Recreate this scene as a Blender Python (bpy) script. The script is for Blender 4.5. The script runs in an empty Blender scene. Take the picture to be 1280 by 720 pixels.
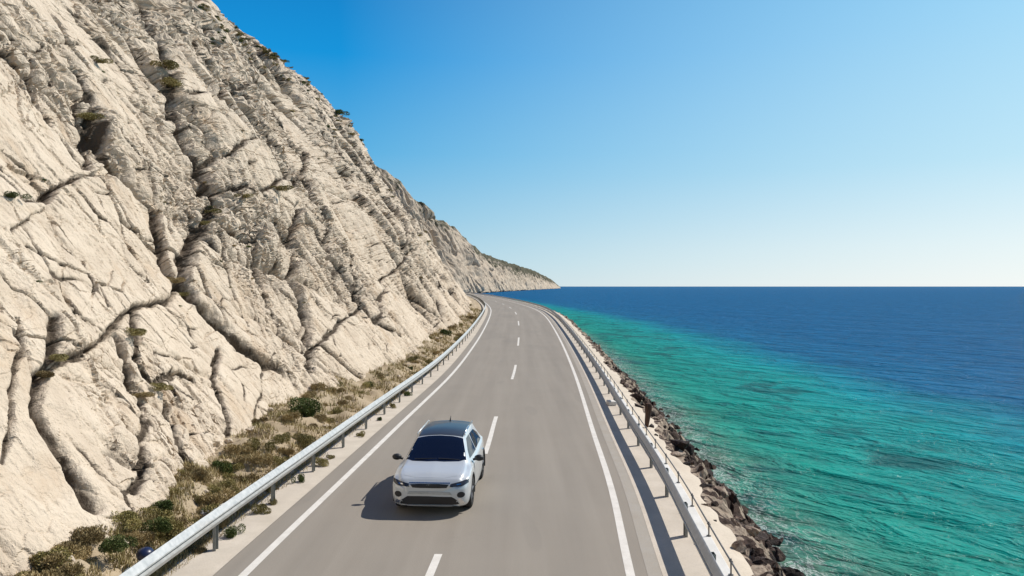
import bpy, bmesh, math, random
import numpy as np
from mathutils import Vector, Matrix, geometry
from mathutils.bvhtree import BVHTree

random.seed(7)
RNG = np.random.default_rng(11)
S = bpy.context.scene
C = S.collection
R = math.radians
F, CX, CY, CAM_Z = 900.0, 640.0, 358.0, 5.1
SEA = -2.0

# ------------------------------------------------------------------ helpers
def link(o, parent=None):
    C.objects.link(o)
    if parent is not None:
        o.parent = parent
    return o

def tag(o, label=None, cat=None, group=None, kind=None):
    for k, v in (('label', label), ('category', cat), ('group', group), ('kind', kind)):
        if v:
            o[k] = v
    return o

def empty(name, loc=(0, 0, 0), rz=0.0):
    o = bpy.data.objects.new(name, None)
    o.location = loc
    o.rotation_euler = (0, 0, rz)
    o.empty_display_size = 0.2
    return link(o)

def mesh_obj(name, verts, faces, m, parent=None, smooth=False):
    me = bpy.data.meshes.new(name)
    me.from_pydata([tuple(v) for v in verts], [], [tuple(f) for f in faces])
    me.materials.append(m)
    if smooth:
        me.polygons.foreach_set('use_smooth', [True] * len(me.polygons))
    me.update()
    return link(bpy.data.objects.new(name, me), parent)

def bm_obj(name, bm, m, parent=None, smooth=False):
    bmesh.ops.recalc_face_normals(bm, faces=bm.faces)
    me = bpy.data.meshes.new(name)
    bm.to_mesh(me)
    bm.free()
    me.materials.append(m)
    if smooth:
        me.polygons.foreach_set('use_smooth', [True] * len(me.polygons))
    return link(bpy.data.objects.new(name, me), parent)

def grid_obj(name, P, m, smooth=True, parent=None, attrs=None):
    """P: (rows, cols, 3) array of positions, one quad sheet"""
    r, c, _ = P.shape
    me = bpy.data.meshes.new(name)
    me.vertices.add(r * c)
    me.vertices.foreach_set('co', P.reshape(-1).astype(np.float32))
    idx = np.arange(r * c).reshape(r, c)
    q = np.stack([idx[:-1, :-1], idx[:-1, 1:], idx[1:, 1:], idx[1:, :-1]], -1).reshape(-1, 4)
    n = len(q)
    me.loops.add(n * 4)
    me.loops.foreach_set('vertex_index', q.reshape(-1).astype(np.int32))
    me.polygons.add(n)
    me.polygons.foreach_set('loop_start', np.arange(0, n * 4, 4, dtype=np.int32))
    me.polygons.foreach_set('use_smooth', np.full(n, smooth))
    me.update(calc_edges=True)
    for k, a in (attrs or {}).items():
        at = me.attributes.new(k, 'FLOAT', 'POINT')
        at.data.foreach_set('value', a.reshape(-1).astype(np.float32))
    me.materials.append(m)
    return link(bpy.data.objects.new(name, me), parent)

def box(bm, cx, cy, cz, sx, sy, sz, rz=0.0, bevel=0.0):
    M = Matrix.Translation((cx, cy, cz)) @ Matrix.Rotation(rz, 4, 'Z') @ Matrix.Diagonal((sx, sy, sz, 1))
    r = bmesh.ops.create_cube(bm, size=1, matrix=M)
    if bevel:
        es = {e for v in r['verts'] for e in v.link_edges}
        bmesh.ops.bevel(bm, geom=list(es), offset=bevel, segments=2, affect='EDGES')

def cyl(bm, p0, p1, r0, r1=None, seg=12):
    p0, p1 = Vector(p0), Vector(p1)
    d = p1 - p0
    M = Matrix.Translation((p0 + p1) / 2) @ d.to_track_quat('Z', 'Y').to_matrix().to_4x4()
    bmesh.ops.create_cone(bm, cap_ends=True, segments=seg, radius1=r0,
                          radius2=r0 if r1 is None else r1, depth=d.length, matrix=M)

# ------------------------------------------------------------------ numpy noise
def _h(ix, iy, s):
    n = (ix.astype(np.int64) * 374761393 + iy.astype(np.int64) * 668265263 + s * 2147483647 + 1013) & 0xFFFFFFFF
    n = ((n ^ (n >> 13)) * 1274126177) & 0xFFFFFFFF
    n = ((n ^ (n >> 15)) * 2246822519) & 0xFFFFFFFF
    return ((n ^ (n >> 16)) & 0xFFFFFF) / float(0xFFFFFF)

def vnoise(x, y, s=0):
    ix, iy = np.floor(x), np.floor(y)
    fx, fy = x - ix, y - iy
    ux, uy = fx * fx * fx * (fx * (fx * 6 - 15) + 10), fy * fy * fy * (fy * (fy * 6 - 15) + 10)
    def g(a, b):
        t = _h(ix + a, iy + b, s) * 2 * np.pi
        return np.cos(t) * (fx - a) + np.sin(t) * (fy - b)
    a = g(0, 0) * (1 - ux) + g(1, 0) * ux
    b = g(0, 1) * (1 - ux) + g(1, 1) * ux
    return (a * (1 - uy) + b * uy) * 1.45

def fbm(x, y, o=4, s=0, gain=0.5):
    t, a, f = 0, 1, 1
    for k in range(o):
        t = t + a * vnoise(x * f, y * f, s + k * 17)
        a *= gain
        f *= 2.03
    return t

def voro(x, y, s=0):
    """F1, F2-F1, and the nearest cell: random ids and offsets"""
    ix, iy = np.floor(x), np.floor(y)
    f1 = np.full(x.shape, 9.0); f2 = f1.copy()
    r1 = np.zeros_like(x); r2 = np.zeros_like(x); ox = np.zeros_like(x); oy = np.zeros_like(x)
    for a in (-1, 0, 1):
        for b in (-1, 0, 1):
            jx, jy = ix + a, iy + b
            dx = jx + _h(jx, jy, s) - x
            dy = jy + _h(jx, jy, s + 5) - y
            d = np.sqrt(dx * dx + dy * dy)
            c = d < f1
            f2 = np.where(c, f1, np.minimum(f2, d))
            f1 = np.where(c, d, f1)
            ox = np.where(c, -dx, ox); oy = np.where(c, -dy, oy)
            r1 = np.where(c, _h(jx, jy, s + 9), r1); r2 = np.where(c, _h(jx, jy, s + 13), r2)
    return f1, f2 - f1, r1, r2, ox, oy

def sstep(a, b, x):
    t = np.clip((x - a) / (b - a), 0, 1)
    return t * t * (3 - 2 * t)

# ------------------------------------------------------------------ plan curves (x at distance y)
def curve(pts):
    pts = sorted(pts)
    xs = np.array([p[0] for p in pts], float); ys = np.array([p[1] for p in pts], float)
    m = np.gradient(ys, xs)
    def f(t):
        t = np.asarray(t, float)
        i = np.clip(np.searchsorted(xs, t) - 1, 0, len(xs) - 2)
        h = xs[i + 1] - xs[i]
        u = np.clip((t - xs[i]) / h, -3, 4)
        lo, hi = u < 0, u > 1
        uc = np.clip(u, 0, 1)
        v = ((2 * uc**3 - 3 * uc**2 + 1) * ys[i] + (uc**3 - 2 * uc**2 + uc) * h * m[i]
             + (-2 * uc**3 + 3 * uc**2) * ys[i + 1] + (uc**3 - uc**2) * h * m[i + 1])
        v = np.where(lo, ys[i] + (u * h) * m[i], v)
        v = np.where(hi, ys[i + 1] + (u - 1) * h * m[i + 1], v)
        return v
    return f

def road_z(y):
    return 1.0 * sstep(38, 125, np.asarray(y, float))

XL = curve([(-40, -6.0), (0, -5.1), (13.4, -4.72), (19, -4.47), (26, -4.17), (40, -3.55), (58, -3.2), (78, -3.05),
            (118, -3.45), (185, -7.0), (250, -12.0), (369, -24.5), (520, -49), (700, -90)])
XR = curve([(-40, -1.0), (0, 1.25), (13.4, 2.15), (17.2, 2.45), (25.2, 2.85), (41, 3.62), (58, 4.2), (78, 4.6),
            (100, 4.75), (132, 4.0), (170, 1.6), (230, -3.6), (300, -10.5), (369, -18.5), (520, -42), (700, -83)])
XC = curve([(-40, -3.2), (0, -1.9), (13.7, -1.4), (21.9, -.82), (28.2, -.62), (40, 0.02), (60, .5), (78, .76), (118, .45),
            (185, -3.4), (250, -9.4), (369, -21.4), (520, -45.5), (700, -86)])
FOOT = curve([(-60, -10.5), (-10, -8.9), (5, -8.1), (14.8, -7.6), (20, -8.1), (26.7, -8.75), (33, -8.2), (38.6, -7.1), (48, -6.6),
              (60, -6.8), (82, -5.9), (110, -6.9), (140, -8.2), (200, -12.5), (300, -22), (400, -34), (520, -56), (700, -96)])

# ------------------------------------------------------------------ materials
def mat(name, color=(.5, .5, .5), rough=.6, metal=0.0, spec=.5, coat=0.0):
    m = bpy.data.materials.new(name)
    m.use_nodes = True
    b = m.node_tree.nodes['Principled BSDF']
    b.inputs['Base Color'].default_value = (*color, 1)
    b.inputs['Roughness'].default_value = rough
    b.inputs['Metallic'].default_value = metal
    b.inputs['Specular IOR Level'].default_value = spec
    b.inputs['Coat Weight'].default_value = coat
    return m

class NT:
    def __init__(s, m):
        s.t = m.node_tree; s.b = s.t.nodes['Principled BSDF']
    def n(s, ty, **kw):
        x = s.t.nodes.new(ty)
        for k, v in kw.items():
            setattr(x, k, v)
        return x
    def l(s, a, b):
        s.t.links.new(a, b)
    def val(s, x, sock):
        if isinstance(x, (int, float)):
            sock.default_value = x
        elif isinstance(x, (tuple, list)):
            sock.default_value = x if len(x) == len(sock.default_value) else (*x, 1)
        else:
            s.l(x, sock)
    def coord(s, scale=(1, 1, 1), rot=(0, 0, 0), obj=True):
        tc = s.n('ShaderNodeTexCoord'); mp = s.n('ShaderNodeMapping')
        mp.inputs['Scale'].default_value = scale; mp.inputs['Rotation'].default_value = rot
        s.l(tc.outputs['Object'], mp.inputs['Vector'])
        return mp.outputs['Vector']
    def along(s, ang, sx, sy):
        tc = s.n('ShaderNodeTexCoord'); mp = s.n('ShaderNodeMapping', vector_type='TEXTURE')
        mp.inputs['Scale'].default_value = (sx, sy, 1); mp.inputs['Rotation'].default_value = (0, 0, R(ang))
        s.l(tc.outputs['Object'], mp.inputs['Vector'])
        return mp.outputs['Vector']
    def noise(s, vec, scale, detail=4, rough=.5, dist=0.0):
        x = s.n('ShaderNodeTexNoise')
        s.l(vec, x.inputs['Vector'])
        x.inputs['Scale'].default_value = scale; x.inputs['Detail'].default_value = detail
        x.inputs['Roughness'].default_value = rough; x.inputs['Distortion'].default_value = dist
        return x.outputs['Fac']
    def voro(s, vec, scale, feature='F1'):
        x = s.n('ShaderNodeTexVoronoi', feature=feature)
        s.l(vec, x.inputs['Vector']); x.inputs['Scale'].default_value = scale
        return x.outputs[0]
    def ramp(s, fac, stops, interp='LINEAR'):
        x = s.n('ShaderNodeValToRGB'); e = x.color_ramp; e.interpolation = interp
        while len(e.elements) < len(stops):
            e.elements.new(.5)
        for el, (p, c) in zip(e.elements, stops):
            el.position = p
            el.color = (c, c, c, 1) if isinstance(c, (int, float)) else (*c, 1)
        s.l(fac, x.inputs['Fac'])
        return x.outputs['Color']
    def math(s, op, a, b=0.0, c=0.0):
        x = s.n('ShaderNodeMath', operation=op)
        for k, v in enumerate((a, b, c)):
            s.val(v, x.inputs[k])
        return x.outputs[0]
    def mr(s, x, a, b, c=0.0, d=1.0):
        q = s.n('ShaderNodeMapRange')
        s.val(x, q.inputs[0])
        for k, v in enumerate((a, b, c, d)):
            q.inputs[k + 1].default_value = v
        return q.outputs[0]
    def mix(s, f, a, b, mode='MIX'):
        x = s.n('ShaderNodeMix', data_type='RGBA', blend_type=mode)
        s.val(f, x.inputs[0]); s.val(a, x.inputs[6]); s.val(b, x.inputs[7])
        return x.outputs[2]
    def attr(s, name):
        return s.n('ShaderNodeAttribute', attribute_name=name).outputs['Fac']
    def bump(s, h, strength=.5, dist=.1, prev=None):
        x = s.n('ShaderNodeBump')
        x.inputs['Strength'].default_value = strength; x.inputs['Distance'].default_value = dist
        s.l(h, x.inputs['Height'])
        if prev is not None:
            s.l(prev, x.inputs['Normal'])
        return x.outputs['Normal']
    def out(s, color=None, normal=None, rough=None):
        if color is not None: s.l(color, s.b.inputs['Base Color'])
        if normal is not None: s.l(normal, s.b.inputs['Normal'])
        if rough is not None: s.l(rough, s.b.inputs['Roughness'])

def rock_mat(name='limestone'):
    m = mat(name, rough=.9, spec=.25)
    t = NT(m)
    v = t.coord()
    va = t.coord(scale=(1, 1, .65), rot=(R(12), R(20), 0))
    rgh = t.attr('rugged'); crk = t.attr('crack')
    big = t.noise(v, .16, 4, .55)
    med = t.noise(va, .9, 6, .6)
    fin = t.noise(va, 5.5, 6, .65)
    c = t.ramp(med, [(.25, (.50, .405, .305)), (.5, (.60, .50, .385)), (.75, (.66, .56, .44))])
    grey = t.ramp(fin, [(.3, (.42, .34, .262)), (.5, (.62, .52, .405)), (.72, (.72, .615, .49))])
    f = t.math('MULTIPLY', t.mr(t.math('ADD', rgh, t.math('MULTIPLY', t.math('SUBTRACT', big, .5), 1.2)), .25, 1.0), .8)
    c = t.mix(f, c, grey)
    # ochre weathering streaks
    st = t.noise(t.coord(scale=(1, 1, .18)), .75, 5, .6)
    c = t.mix(t.mr(st, .56, .70, 0, .38), c, (.40, .26, .14))
    # soil and lichen in the cracks, darkened so the colour carries their shade
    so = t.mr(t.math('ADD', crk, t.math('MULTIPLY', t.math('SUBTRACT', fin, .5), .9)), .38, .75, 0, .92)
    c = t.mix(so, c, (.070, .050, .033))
    spk = t.mr(t.noise(v, 26, 3, .7), .62, .72, 0, .35)
    c = t.mix(spk, c, (.20, .165, .13))
    b = t.bump(med, .55, .35)
    b = t.bump(fin, .65, .10, b)
    w = t.noise(t.coord(scale=(1, 1, .6), rot=(R(20), R(25), 0)), .8, 7, .6, .5)
    rid = t.math('ABSOLUTE', t.math('SUBTRACT', w, .5))
    gate = t.mr(t.noise(v, .5, 3), .52, .62)
    b = t.bump(t.mr(rid, 0, .012), .35, .04, b)
    c = t.mix(t.math('MULTIPLY', t.mr(rid, 0, .006, .4, 0), gate), c, (.14, .11, .08))
    t.out(c, b)
    return m

M_rock = rock_mat()

def asphalt_mat():
    m = mat('asphalt', rough=.85, spec=.3)
    t = NT(m); v = t.coord()
    tr = t.noise(t.coord(scale=(1.6, .06, 1)), 1.2, 4, .55)
    bl = t.noise(v, .35, 5, .6)
    fn = t.noise(v, 45, 3, .8)
    c = t.ramp(tr, [(.3, (.262, .228, .188)), (.7, (.315, .278, .232))])
    c = t.mix(t.mr(bl, .35, .7, 0, .35), c, (.34, .30, .25))
    c = t.mix(t.mr(fn, .35, .7, 0, .5), c, (.18, .163, .14), 'MIX')
    trk = t.math('MULTIPLY', t.attr('tracks'), t.mr(t.noise(t.coord(scale=(1, .15, 1)), .5, 4), .3, .7, .2, 1))
    c = t.mix(t.math('MULTIPLY', trk, .30), c, (.19, .168, .143))
    pt = t.n('ShaderNodeTexNoise'); t.l(t.coord(scale=(.5, .12, 1)), pt.inputs['Vector']); pt.inputs['Scale'].default_value = .8; pt.inputs['Detail'].default_value = 2
    c = t.mix(t.mr(pt.outputs['Fac'], .60, .615, 0, .22), c, (.20, .18, .155))
    ln = t.noise(v, 1.1, 7, .6, .8)
    cr = t.mr(t.math('ABSOLUTE', t.math('SUBTRACT', ln, .5)), 0, .004, .35, 0)
    gate = t.mr(t.noise(v, .25, 2), .55, .65)
    c = t.mix(t.math('MULTIPLY', cr, gate), c, (.08, .075, .07))
    t.out(c, t.bump(fn, .25, .01))
    return m
M_asphalt = asphalt_mat()

def speckled(name, a, b, c2, scale=1.5, rough=.85, bumpd=.01):
    m = mat(name, rough=rough, spec=.3)
    t = NT(m); v = t.coord()
    n1 = t.noise(v, scale, 6, .6); n2 = t.noise(v, scale * 22, 3, .7)
    c = t.ramp(n1, [(.3, a), (.7, b)])
    c = t.mix(t.mr(n2, .5, .75, 0, .55), c, c2)
    t.out(c, t.bump(n2, .4, bumpd))
    return m

M_paint = speckled('white_road_paint', (.62, .58, .52), (.76, .72, .66), (.40, .37, .33), 3.0, .7, .003)
M_conc = speckled('pale_concrete', (.48, .42, .345), (.60, .53, .445), (.40, .35, .285), 1.2, .9)
M_edge = speckled('worn_grey_verge', (.34, .30, .25), (.37, .34, .30), (.25, .23, .2), 1.6, .9)
M_kerb = speckled('whitewashed_concrete', (.62, .60, .56), (.74, .72, .69), (.46, .44, .41), 2.5, .85)
M_sand = speckled('sandy_concrete', (.56, .475, .37), (.66, .57, .455), (.44, .36, .27), .9, .95, .02)
M_soil = speckled('dry_soil', (.30, .225, .14), (.48, .39, .27), (.19, .15, .085), .8, .95, .05)

def galv(name, a, b, rough=.45, metal=.6):
    m = mat(name, rough=rough, metal=metal)
    t = NT(m); v = t.coord()
    n = t.noise(v, 9, 5, .6); n2 = t.noise(t.coord(scale=(1, .25, 1)), 2.2, 5, .7)
    c = t.ramp(n, [(.3, a), (.7, b)])
    c = t.mix(t.mr(n2, .58, .75, 0, .35), c, (.30, .24, .18))
    t.out(c, None, t.mr(n, .3, .7, rough - .08, rough + .12))
    return m
M_galv = galv('galvanised_steel', (.40, .41, .40), (.54, .55, .54), .5, .25)
M_post = galv('dull_galvanised_steel', (.20, .21, .20), (.30, .31, .30), .6, .4)
M_pipe = galv('tarnished_pipe_metal', (.13, .12, .11), (.24, .225, .21), .55, .5)

def leaf_mat(name, a, b, c2):
    m = mat(name, rough=.7, spec=.25)
    t = NT(m)
    oi = t.n('ShaderNodeObjectInfo').outputs['Random']
    g = t.attr('tone')
    c = t.ramp(g, [(0, a), (.55, b), (1, c2)])
    hs = t.n('ShaderNodeHueSaturation')
    t.l(c, hs.inputs['Color']); t.l(t.mr(oi, 0, 1, .75, 1.25), hs.inputs['Value'])
    t.out(hs.outputs['Color'])
    t.b.inputs['Transmission Weight'].default_value = 0
    return m
M_green = leaf_mat('green_leaves', (.045, .070, .018), (.09, .125, .032), (.19, .20, .07))
M_olive = leaf_mat('olive_leaves', (.16, .14, .05), (.30, .25, .095), (.44, .37, .17))
M_straw = leaf_mat('dry_stems', (.20, .15, .07), (.36, .27, .13), (.52, .42, .23))
M_twig = mat('brown_twigs', (.10, .07, .045), .9)
M_dark_rock = mat('dark_shore_rock', rough=.8, spec=.4)
_t = NT(M_dark_rock); _v = _t.coord()
_n = _t.noise(_v, 1.7, 6, .65); _n2 = _t.noise(_v, 9, 5, .7)
_oi = _t.n('ShaderNodeObjectInfo').outputs['Random']
_c = _t.ramp(_t.math('ADD', _n, _t.math('MULTIPLY', _t.math('SUBTRACT', _oi, .55), .7)),
             [(.25, (.022, .012, .009)), (.48, (.066, .036, .025)), (.62, (.17, .105, .075)), (.80, (.46, .36, .27))])
_c = _t.mix(_t.mr(_n2, .5, .75, 0, .5), _c, (.03, .022, .017))
_t.out(_c, _t.bump(_n2, .7, .06))

# ------------------------------------------------------------------ world, sun, camera
SKY_GAMMA, SKY_TINT = 1.15, (.62, .86, .92)
SUN_EL, SUN_A = 47.0, 25.0           # azimuth measured from +X towards +Y
w = bpy.data.worlds.new('World'); S.world = w; w.use_nodes = True
nt = w.node_tree
sky = nt.nodes.new('ShaderNodeTexSky'); sky.sky_type = 'NISHITA'; sky.sun_disc = False
sky.sun_elevation = R(SUN_EL); sky.sun_rotation = R(90 - SUN_A)
sky.altitude = 0; sky.air_density = 1.0; sky.dust_density = 0.05; sky.ozone_density = 2.0
# clear maritime sky: deep azure away from the sun, paling to the horizon and to the sunward side
SKY_K = 0.10
geo_ = nt.nodes.new('ShaderNodeTexCoord'); sp_ = nt.nodes.new('ShaderNodeSeparateXYZ'); nt.links.new(geo_.outputs['Generated'], sp_.inputs[0])
def wramp(stops):
    r = nt.nodes.new('ShaderNodeValToRGB'); e = r.color_ramp
    while len(e.elements) < len(stops): e.elements.new(.5)
    for el, (p, c) in zip(e.elements, stops): el.position = p; el.color = (*c, 1)
    nt.links.new(sp_.outputs['Z'], r.inputs[0]); return r.outputs[0]
away = wramp([(0, (.50, .68, .76)), (.03, (.42, .66, .78)), (.09, (.27, .57, .78)), (.18, (.10, .44, .77)), (.30, (.003, .30, .72)), (.40, (.003, .21, .58)), (.52, (.003, .10, .36)), (1, (.003, .06, .25))])
sunw = wramp([(0, (.92, .96, .94)), (.05, (.82, .93, .95)), (.15, (.55, .82, .95)), (.37, (.34, .70, .97)), (.52, (.10, .30, .62)), (.7, (.03, .14, .40)), (1, (.003, .06, .25))])
mr_ = nt.nodes.new('ShaderNodeMapRange'); mr_.inputs[1].default_value = -.22; mr_.inputs[2].default_value = .62
nt.links.new(sp_.outputs['X'], mr_.inputs[0])
mx = nt.nodes.new('ShaderNodeMix'); mx.data_type = 'RGBA'
nt.links.new(mr_.outputs[0], mx.inputs[0]); nt.links.new(away, mx.inputs[6]); nt.links.new(sunw, mx.inputs[7])
sc_ = nt.nodes.new('ShaderNodeVectorMath'); sc_.operation = 'SCALE'; sc_.inputs['Scale'].default_value = 1 / SKY_K
bk = nt.nodes.new('ShaderNodeMapRange'); bk.inputs[1].default_value = .1; bk.inputs[2].default_value = -.5; bk.inputs[3].default_value = 1; bk.inputs[4].default_value = .5
nt.links.new(sp_.outputs['Y'], bk.inputs[0])
sb = nt.nodes.new('ShaderNodeVectorMath'); sb.operation = 'SCALE'
nt.links.new(mx.outputs[2], sb.inputs[0]); nt.links.new(bk.outputs[0], sb.inputs['Scale']); nt.links.new(sb.outputs[0], sc_.inputs[0])
m2 = nt.nodes.new('ShaderNodeMix'); m2.data_type = 'RGBA'; m2.inputs[0].default_value = .04
nt.links.new(sc_.outputs[0], m2.inputs[6]); nt.links.new(sky.outputs[0], m2.inputs[7])
nt.links.new(m2.outputs[2], nt.nodes['Background'].inputs['Color'])
nt.nodes['Background'].inputs['Strength'].default_value = SKY_K
sd = bpy.data.lights.new('sun', 'SUN'); sd.energy = 5.0; sd.angle = R(.5); sd.color = (1, .95, .87)
so = link(bpy.data.objects.new('sun', sd))
ds = Vector((math.cos(R(SUN_EL)) * math.cos(R(SUN_A)), math.cos(R(SUN_EL)) * math.sin(R(SUN_A)), math.sin(R(SUN_EL))))
so.rotation_euler = (-ds).to_track_quat('-Z', 'Y').to_euler()
so.location = ds * 60
cam = bpy.data.cameras.new('camera'); co = link(bpy.data.objects.new('camera', cam))
cam.sensor_width = 36; cam.lens = 36 * F / 1280; cam.clip_start = .1; cam.clip_end = 150000
co.location = (0, 0, CAM_Z)
co.rotation_euler = (R(90) - math.atan((360 - CY) / F), 0, 0)
S.camera = co
vs = S.view_settings; vs.view_transform = 'Standard'; vs.look = 'None'; vs.gamma = 1; vs.exposure = 0; vs.use_curve_mapping = False

# ------------------------------------------------------------------ ribbons along the road
YS = np.unique(np.concatenate([np.arange(-30, 130, 1.0), np.arange(130, 300, 3.0), np.arange(300, 681, 8.0)]))
def ribbon(name, fa, fb, dz, m, ys=YS, cols=3, kind='structure'):
    xa, xb = fa(ys), fb(ys)
    P = np.zeros((len(ys), cols, 3))
    for k in range(cols):
        P[:, k, 0] = xa + (xb - xa) * k / (cols - 1)
        P[:, k, 1] = ys
        P[:, k, 2] = road_z(ys) + dz
    o = grid_obj(name, P, m)
    if kind: o['kind'] = kind
    return o
def off(f, d):
    return lambda y: f(y) + d

_r = ribbon('road', off(XL, -.52), off(XR, .30), 0.0, M_asphalt, cols=41)
_x = np.array([v_.co[0] for v_ in _r.data.vertices]); _y = np.array([v_.co[1] for v_ in _r.data.vertices])
_w = np.zeros(len(_x))
for fa_, fb_ in ((XL, XC), (XC, XR)):
    a_, b_ = fa_(_y), fb_(_y)
    for q_ in (.27, .73):
        _w = np.maximum(_w, np.exp(-((_x - (a_ + (b_ - a_) * q_)) / .34) ** 2))
_r.data.attributes.new('tracks', 'FLOAT', 'POINT').data.foreach_set('value', _w.astype(np.float32))
ribbon('edge_line', off(XL, -.075), off(XL, .085), .004, M_paint)
ribbon('edge_line', off(XR, -.085), off(XR, .075), .004, M_paint)
ribbon('shoulder', off(XR, .30), off(XR, .56), 0.004, M_edge)
ribbon('shoulder', off(XR, .56), off(XR, 1.50), 0.008, M_conc)
# gravelly pale strip under the left rail
ribbon('shoulder', off(XL, -1.45), off(XL, -.52), 0.006, M_conc)
# centre dashes: one painted marking
dv, df = [], []
def dash(y0, y1, wd=.075):
    ys = np.linspace(y0, y1, 6)
    b = len(dv)
    for y in ys:
        x = float(XC(y)); z = float(road_z(y)) + .004
        dv.extend([(x - wd, y, z), (x + wd, y, z)])
    for k in range(5):
        df.append((b + 2 * k, b + 2 * k + 1, b + 2 * k + 3, b + 2 * k + 2))
for y0, y1 in ((-2, 3), (8.2, 13.7), (21.9, 28.2), (39.5, 46.5), (60, 68), (84, 92), (108, 116), (134, 143), (162, 171), (192, 202), (226, 236), (262, 272), (300, 312)):
    dash(y0, y1)
mesh_obj('centre_line', dv, df, M_paint)['kind'] = 'structure'

# ------------------------------------------------------------------ ground (verge under the cliff, bed of road, shore bank)
def verge_h(x, y):
    f = FOOT(y)
    rail = XL(y) - 1.35
    t = np.clip((rail - x) / np.maximum(rail - f, .5), 0, 1.6)
    m = .28 * np.abs(vnoise(x * .9, y * .7, 3)) + .22 * fbm(x * .5, y * .45, 3, 8) + .06 * vnoise(x * 3, y * 3, 5)
    return road_z(y) - .06 + sstep(0, 1, t) * .55 + m * sstep(0, .35, t) * 1.15

ysg = np.unique(np.concatenate([np.arange(-30, 4, 1.0), np.arange(4, 60, .16), np.arange(60, 140, .8), np.arange(140, 681, 6.0)]))
cols = 46
P = np.zeros((len(ysg), cols, 3))
xa, xb = FOOT(ysg) - 4.5, XL(ysg) - .9
for k in range(cols):
    x = xa + (xb - xa) * (k / (cols - 1))
    P[:, k, 0] = x; P[:, k, 1] = ysg; P[:, k, 2] = verge_h(x, ysg) - (.0)
P[:, -1, 2] -= .05
grid_obj('verge', P, M_soil)['kind'] = 'structure'
# bed beneath the road
ribbon('roadbed', off(XL, -1.6), off(XR, 1.7), -.03, M_soil)

# outer ledge and bank down to the sea
def ledge_edge(y):
    return XR(y) + 2.35 + .0025 * np.clip(y - 30, 0, 150) * 4 * .6 + .22 * vnoise(y * .35, y * 0 + .5, 21) + .12 * vnoise(y * 1.3, y * 0 + .5, 22)
ysl = np.unique(np.concatenate([np.arange(-30, 4, .5), np.arange(4, 50, .1), np.arange(50, 130, .4), np.arange(130, 681, 4.0)]))
ts = np.linspace(0, 1, 9)
P = np.zeros((len(ysl), 9, 3)); e = ledge_edge(ysl)
for k, t in enumerate(ts):
    P[:, k, 0] = XR(ysl) + 1.48 + (e - XR(ysl) - 1.48) * t
    P[:, k, 1] = ysl
    P[:, k, 2] = road_z(ysl) + .004 - .12 * t * t + .02 * vnoise(ysl * 1.1, ysl * 0 + t * 5, 31)
P[:, -1, 2] -= .012
grid_obj('ledge', P, M_sand)['kind'] = 'structure'
def bankrock(x, y):
    f1, e1, r1, r2, ox, oy = voro(x / .42, y / .42, 43)
    g1, h1, q1, q2, ux, uy = voro(x / .17, y / .17, 44)
    return (r1 - .5) * .26 + ox * (r2 - .5) * .4 - .12 * np.exp(-(e1 / .15) ** 2) + (q1 - .5) * .09 + ux * (q2 - .5) * .15
nb = 56
P = np.zeros((len(ysl), nb, 3))
for k in range(nb):
    t = k / (nb - 1)
    xx = e + t * 3.7
    P[:, k, 0] = xx; P[:, k, 1] = ysl
    base = (road_z(ysl) - .13) * (1 - sstep(0, .62, t)) + (SEA - .05) * sstep(0, .62, t) - .8 * sstep(.6, 1, t)
    P[:, k, 2] = base + (.28 * vnoise(xx * 1.1, ysl * 1.1, 41) + .16 * vnoise(xx * 2.7, ysl * 2.7, 42) + bankrock(xx, ysl)) * sstep(0, .12, t) * (1 - .8 * sstep(.6, .8, t))
M_bank = rock_mat('shore_bank_rock')
_b = NT(M_bank)
for n_ in list(_b.t.nodes):
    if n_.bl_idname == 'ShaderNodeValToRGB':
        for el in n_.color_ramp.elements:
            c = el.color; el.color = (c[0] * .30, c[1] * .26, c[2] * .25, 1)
_p = _b.voro(_b.coord(), 3.6); _q = _b.n('ShaderNodeTexVoronoi'); _b.l(_b.coord(), _q.inputs['Vector']); _q.inputs['Scale'].default_value = 3.6
_r = _b.n('ShaderNodeSeparateColor'); _b.l(_q.outputs['Color'], _r.inputs[0])
_src = _b.b.inputs['Base Color'].links[0].from_socket
_nz = _b.noise(_b.coord(), 7, 5, .7)
_pal = _b.ramp(_nz, [(.3, (.20, .145, .105)), (.7, (.46, .37, .28))])
_drk = _b.ramp(_nz, [(.3, (.020, .012, .009)), (.7, (.085, .052, .037))])
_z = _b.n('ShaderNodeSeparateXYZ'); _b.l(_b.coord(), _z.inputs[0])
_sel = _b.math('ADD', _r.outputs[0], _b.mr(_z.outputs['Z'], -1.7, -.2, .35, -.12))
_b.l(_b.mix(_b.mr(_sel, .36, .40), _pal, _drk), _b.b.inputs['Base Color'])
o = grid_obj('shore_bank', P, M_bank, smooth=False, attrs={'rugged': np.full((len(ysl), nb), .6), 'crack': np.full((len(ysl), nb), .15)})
o['kind'] = 'structure'

# ------------------------------------------------------------------ cliff
TANF = 1.4
SQ = math.hypot(1, TANF)
DCREST = curve([(-60, 26), (50, 22), (85, 21), (108, 23), (128, 26.5), (155, 31), (216, 32), (300, 30), (380, 26), (480, 20), (560, 14), (700, 8)])
def base_h(d, Y):
    """height above the foot for horizontal distance d behind the foot line"""
    dc = DCREST(Y)
    low = TANF * d
    k = np.clip(d - dc, 0, None)
    return np.where(d < dc, low, TANF * dc + k * .25 + (TANF - .25) * 5 * (1 - np.exp(-k / 5)))

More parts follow.
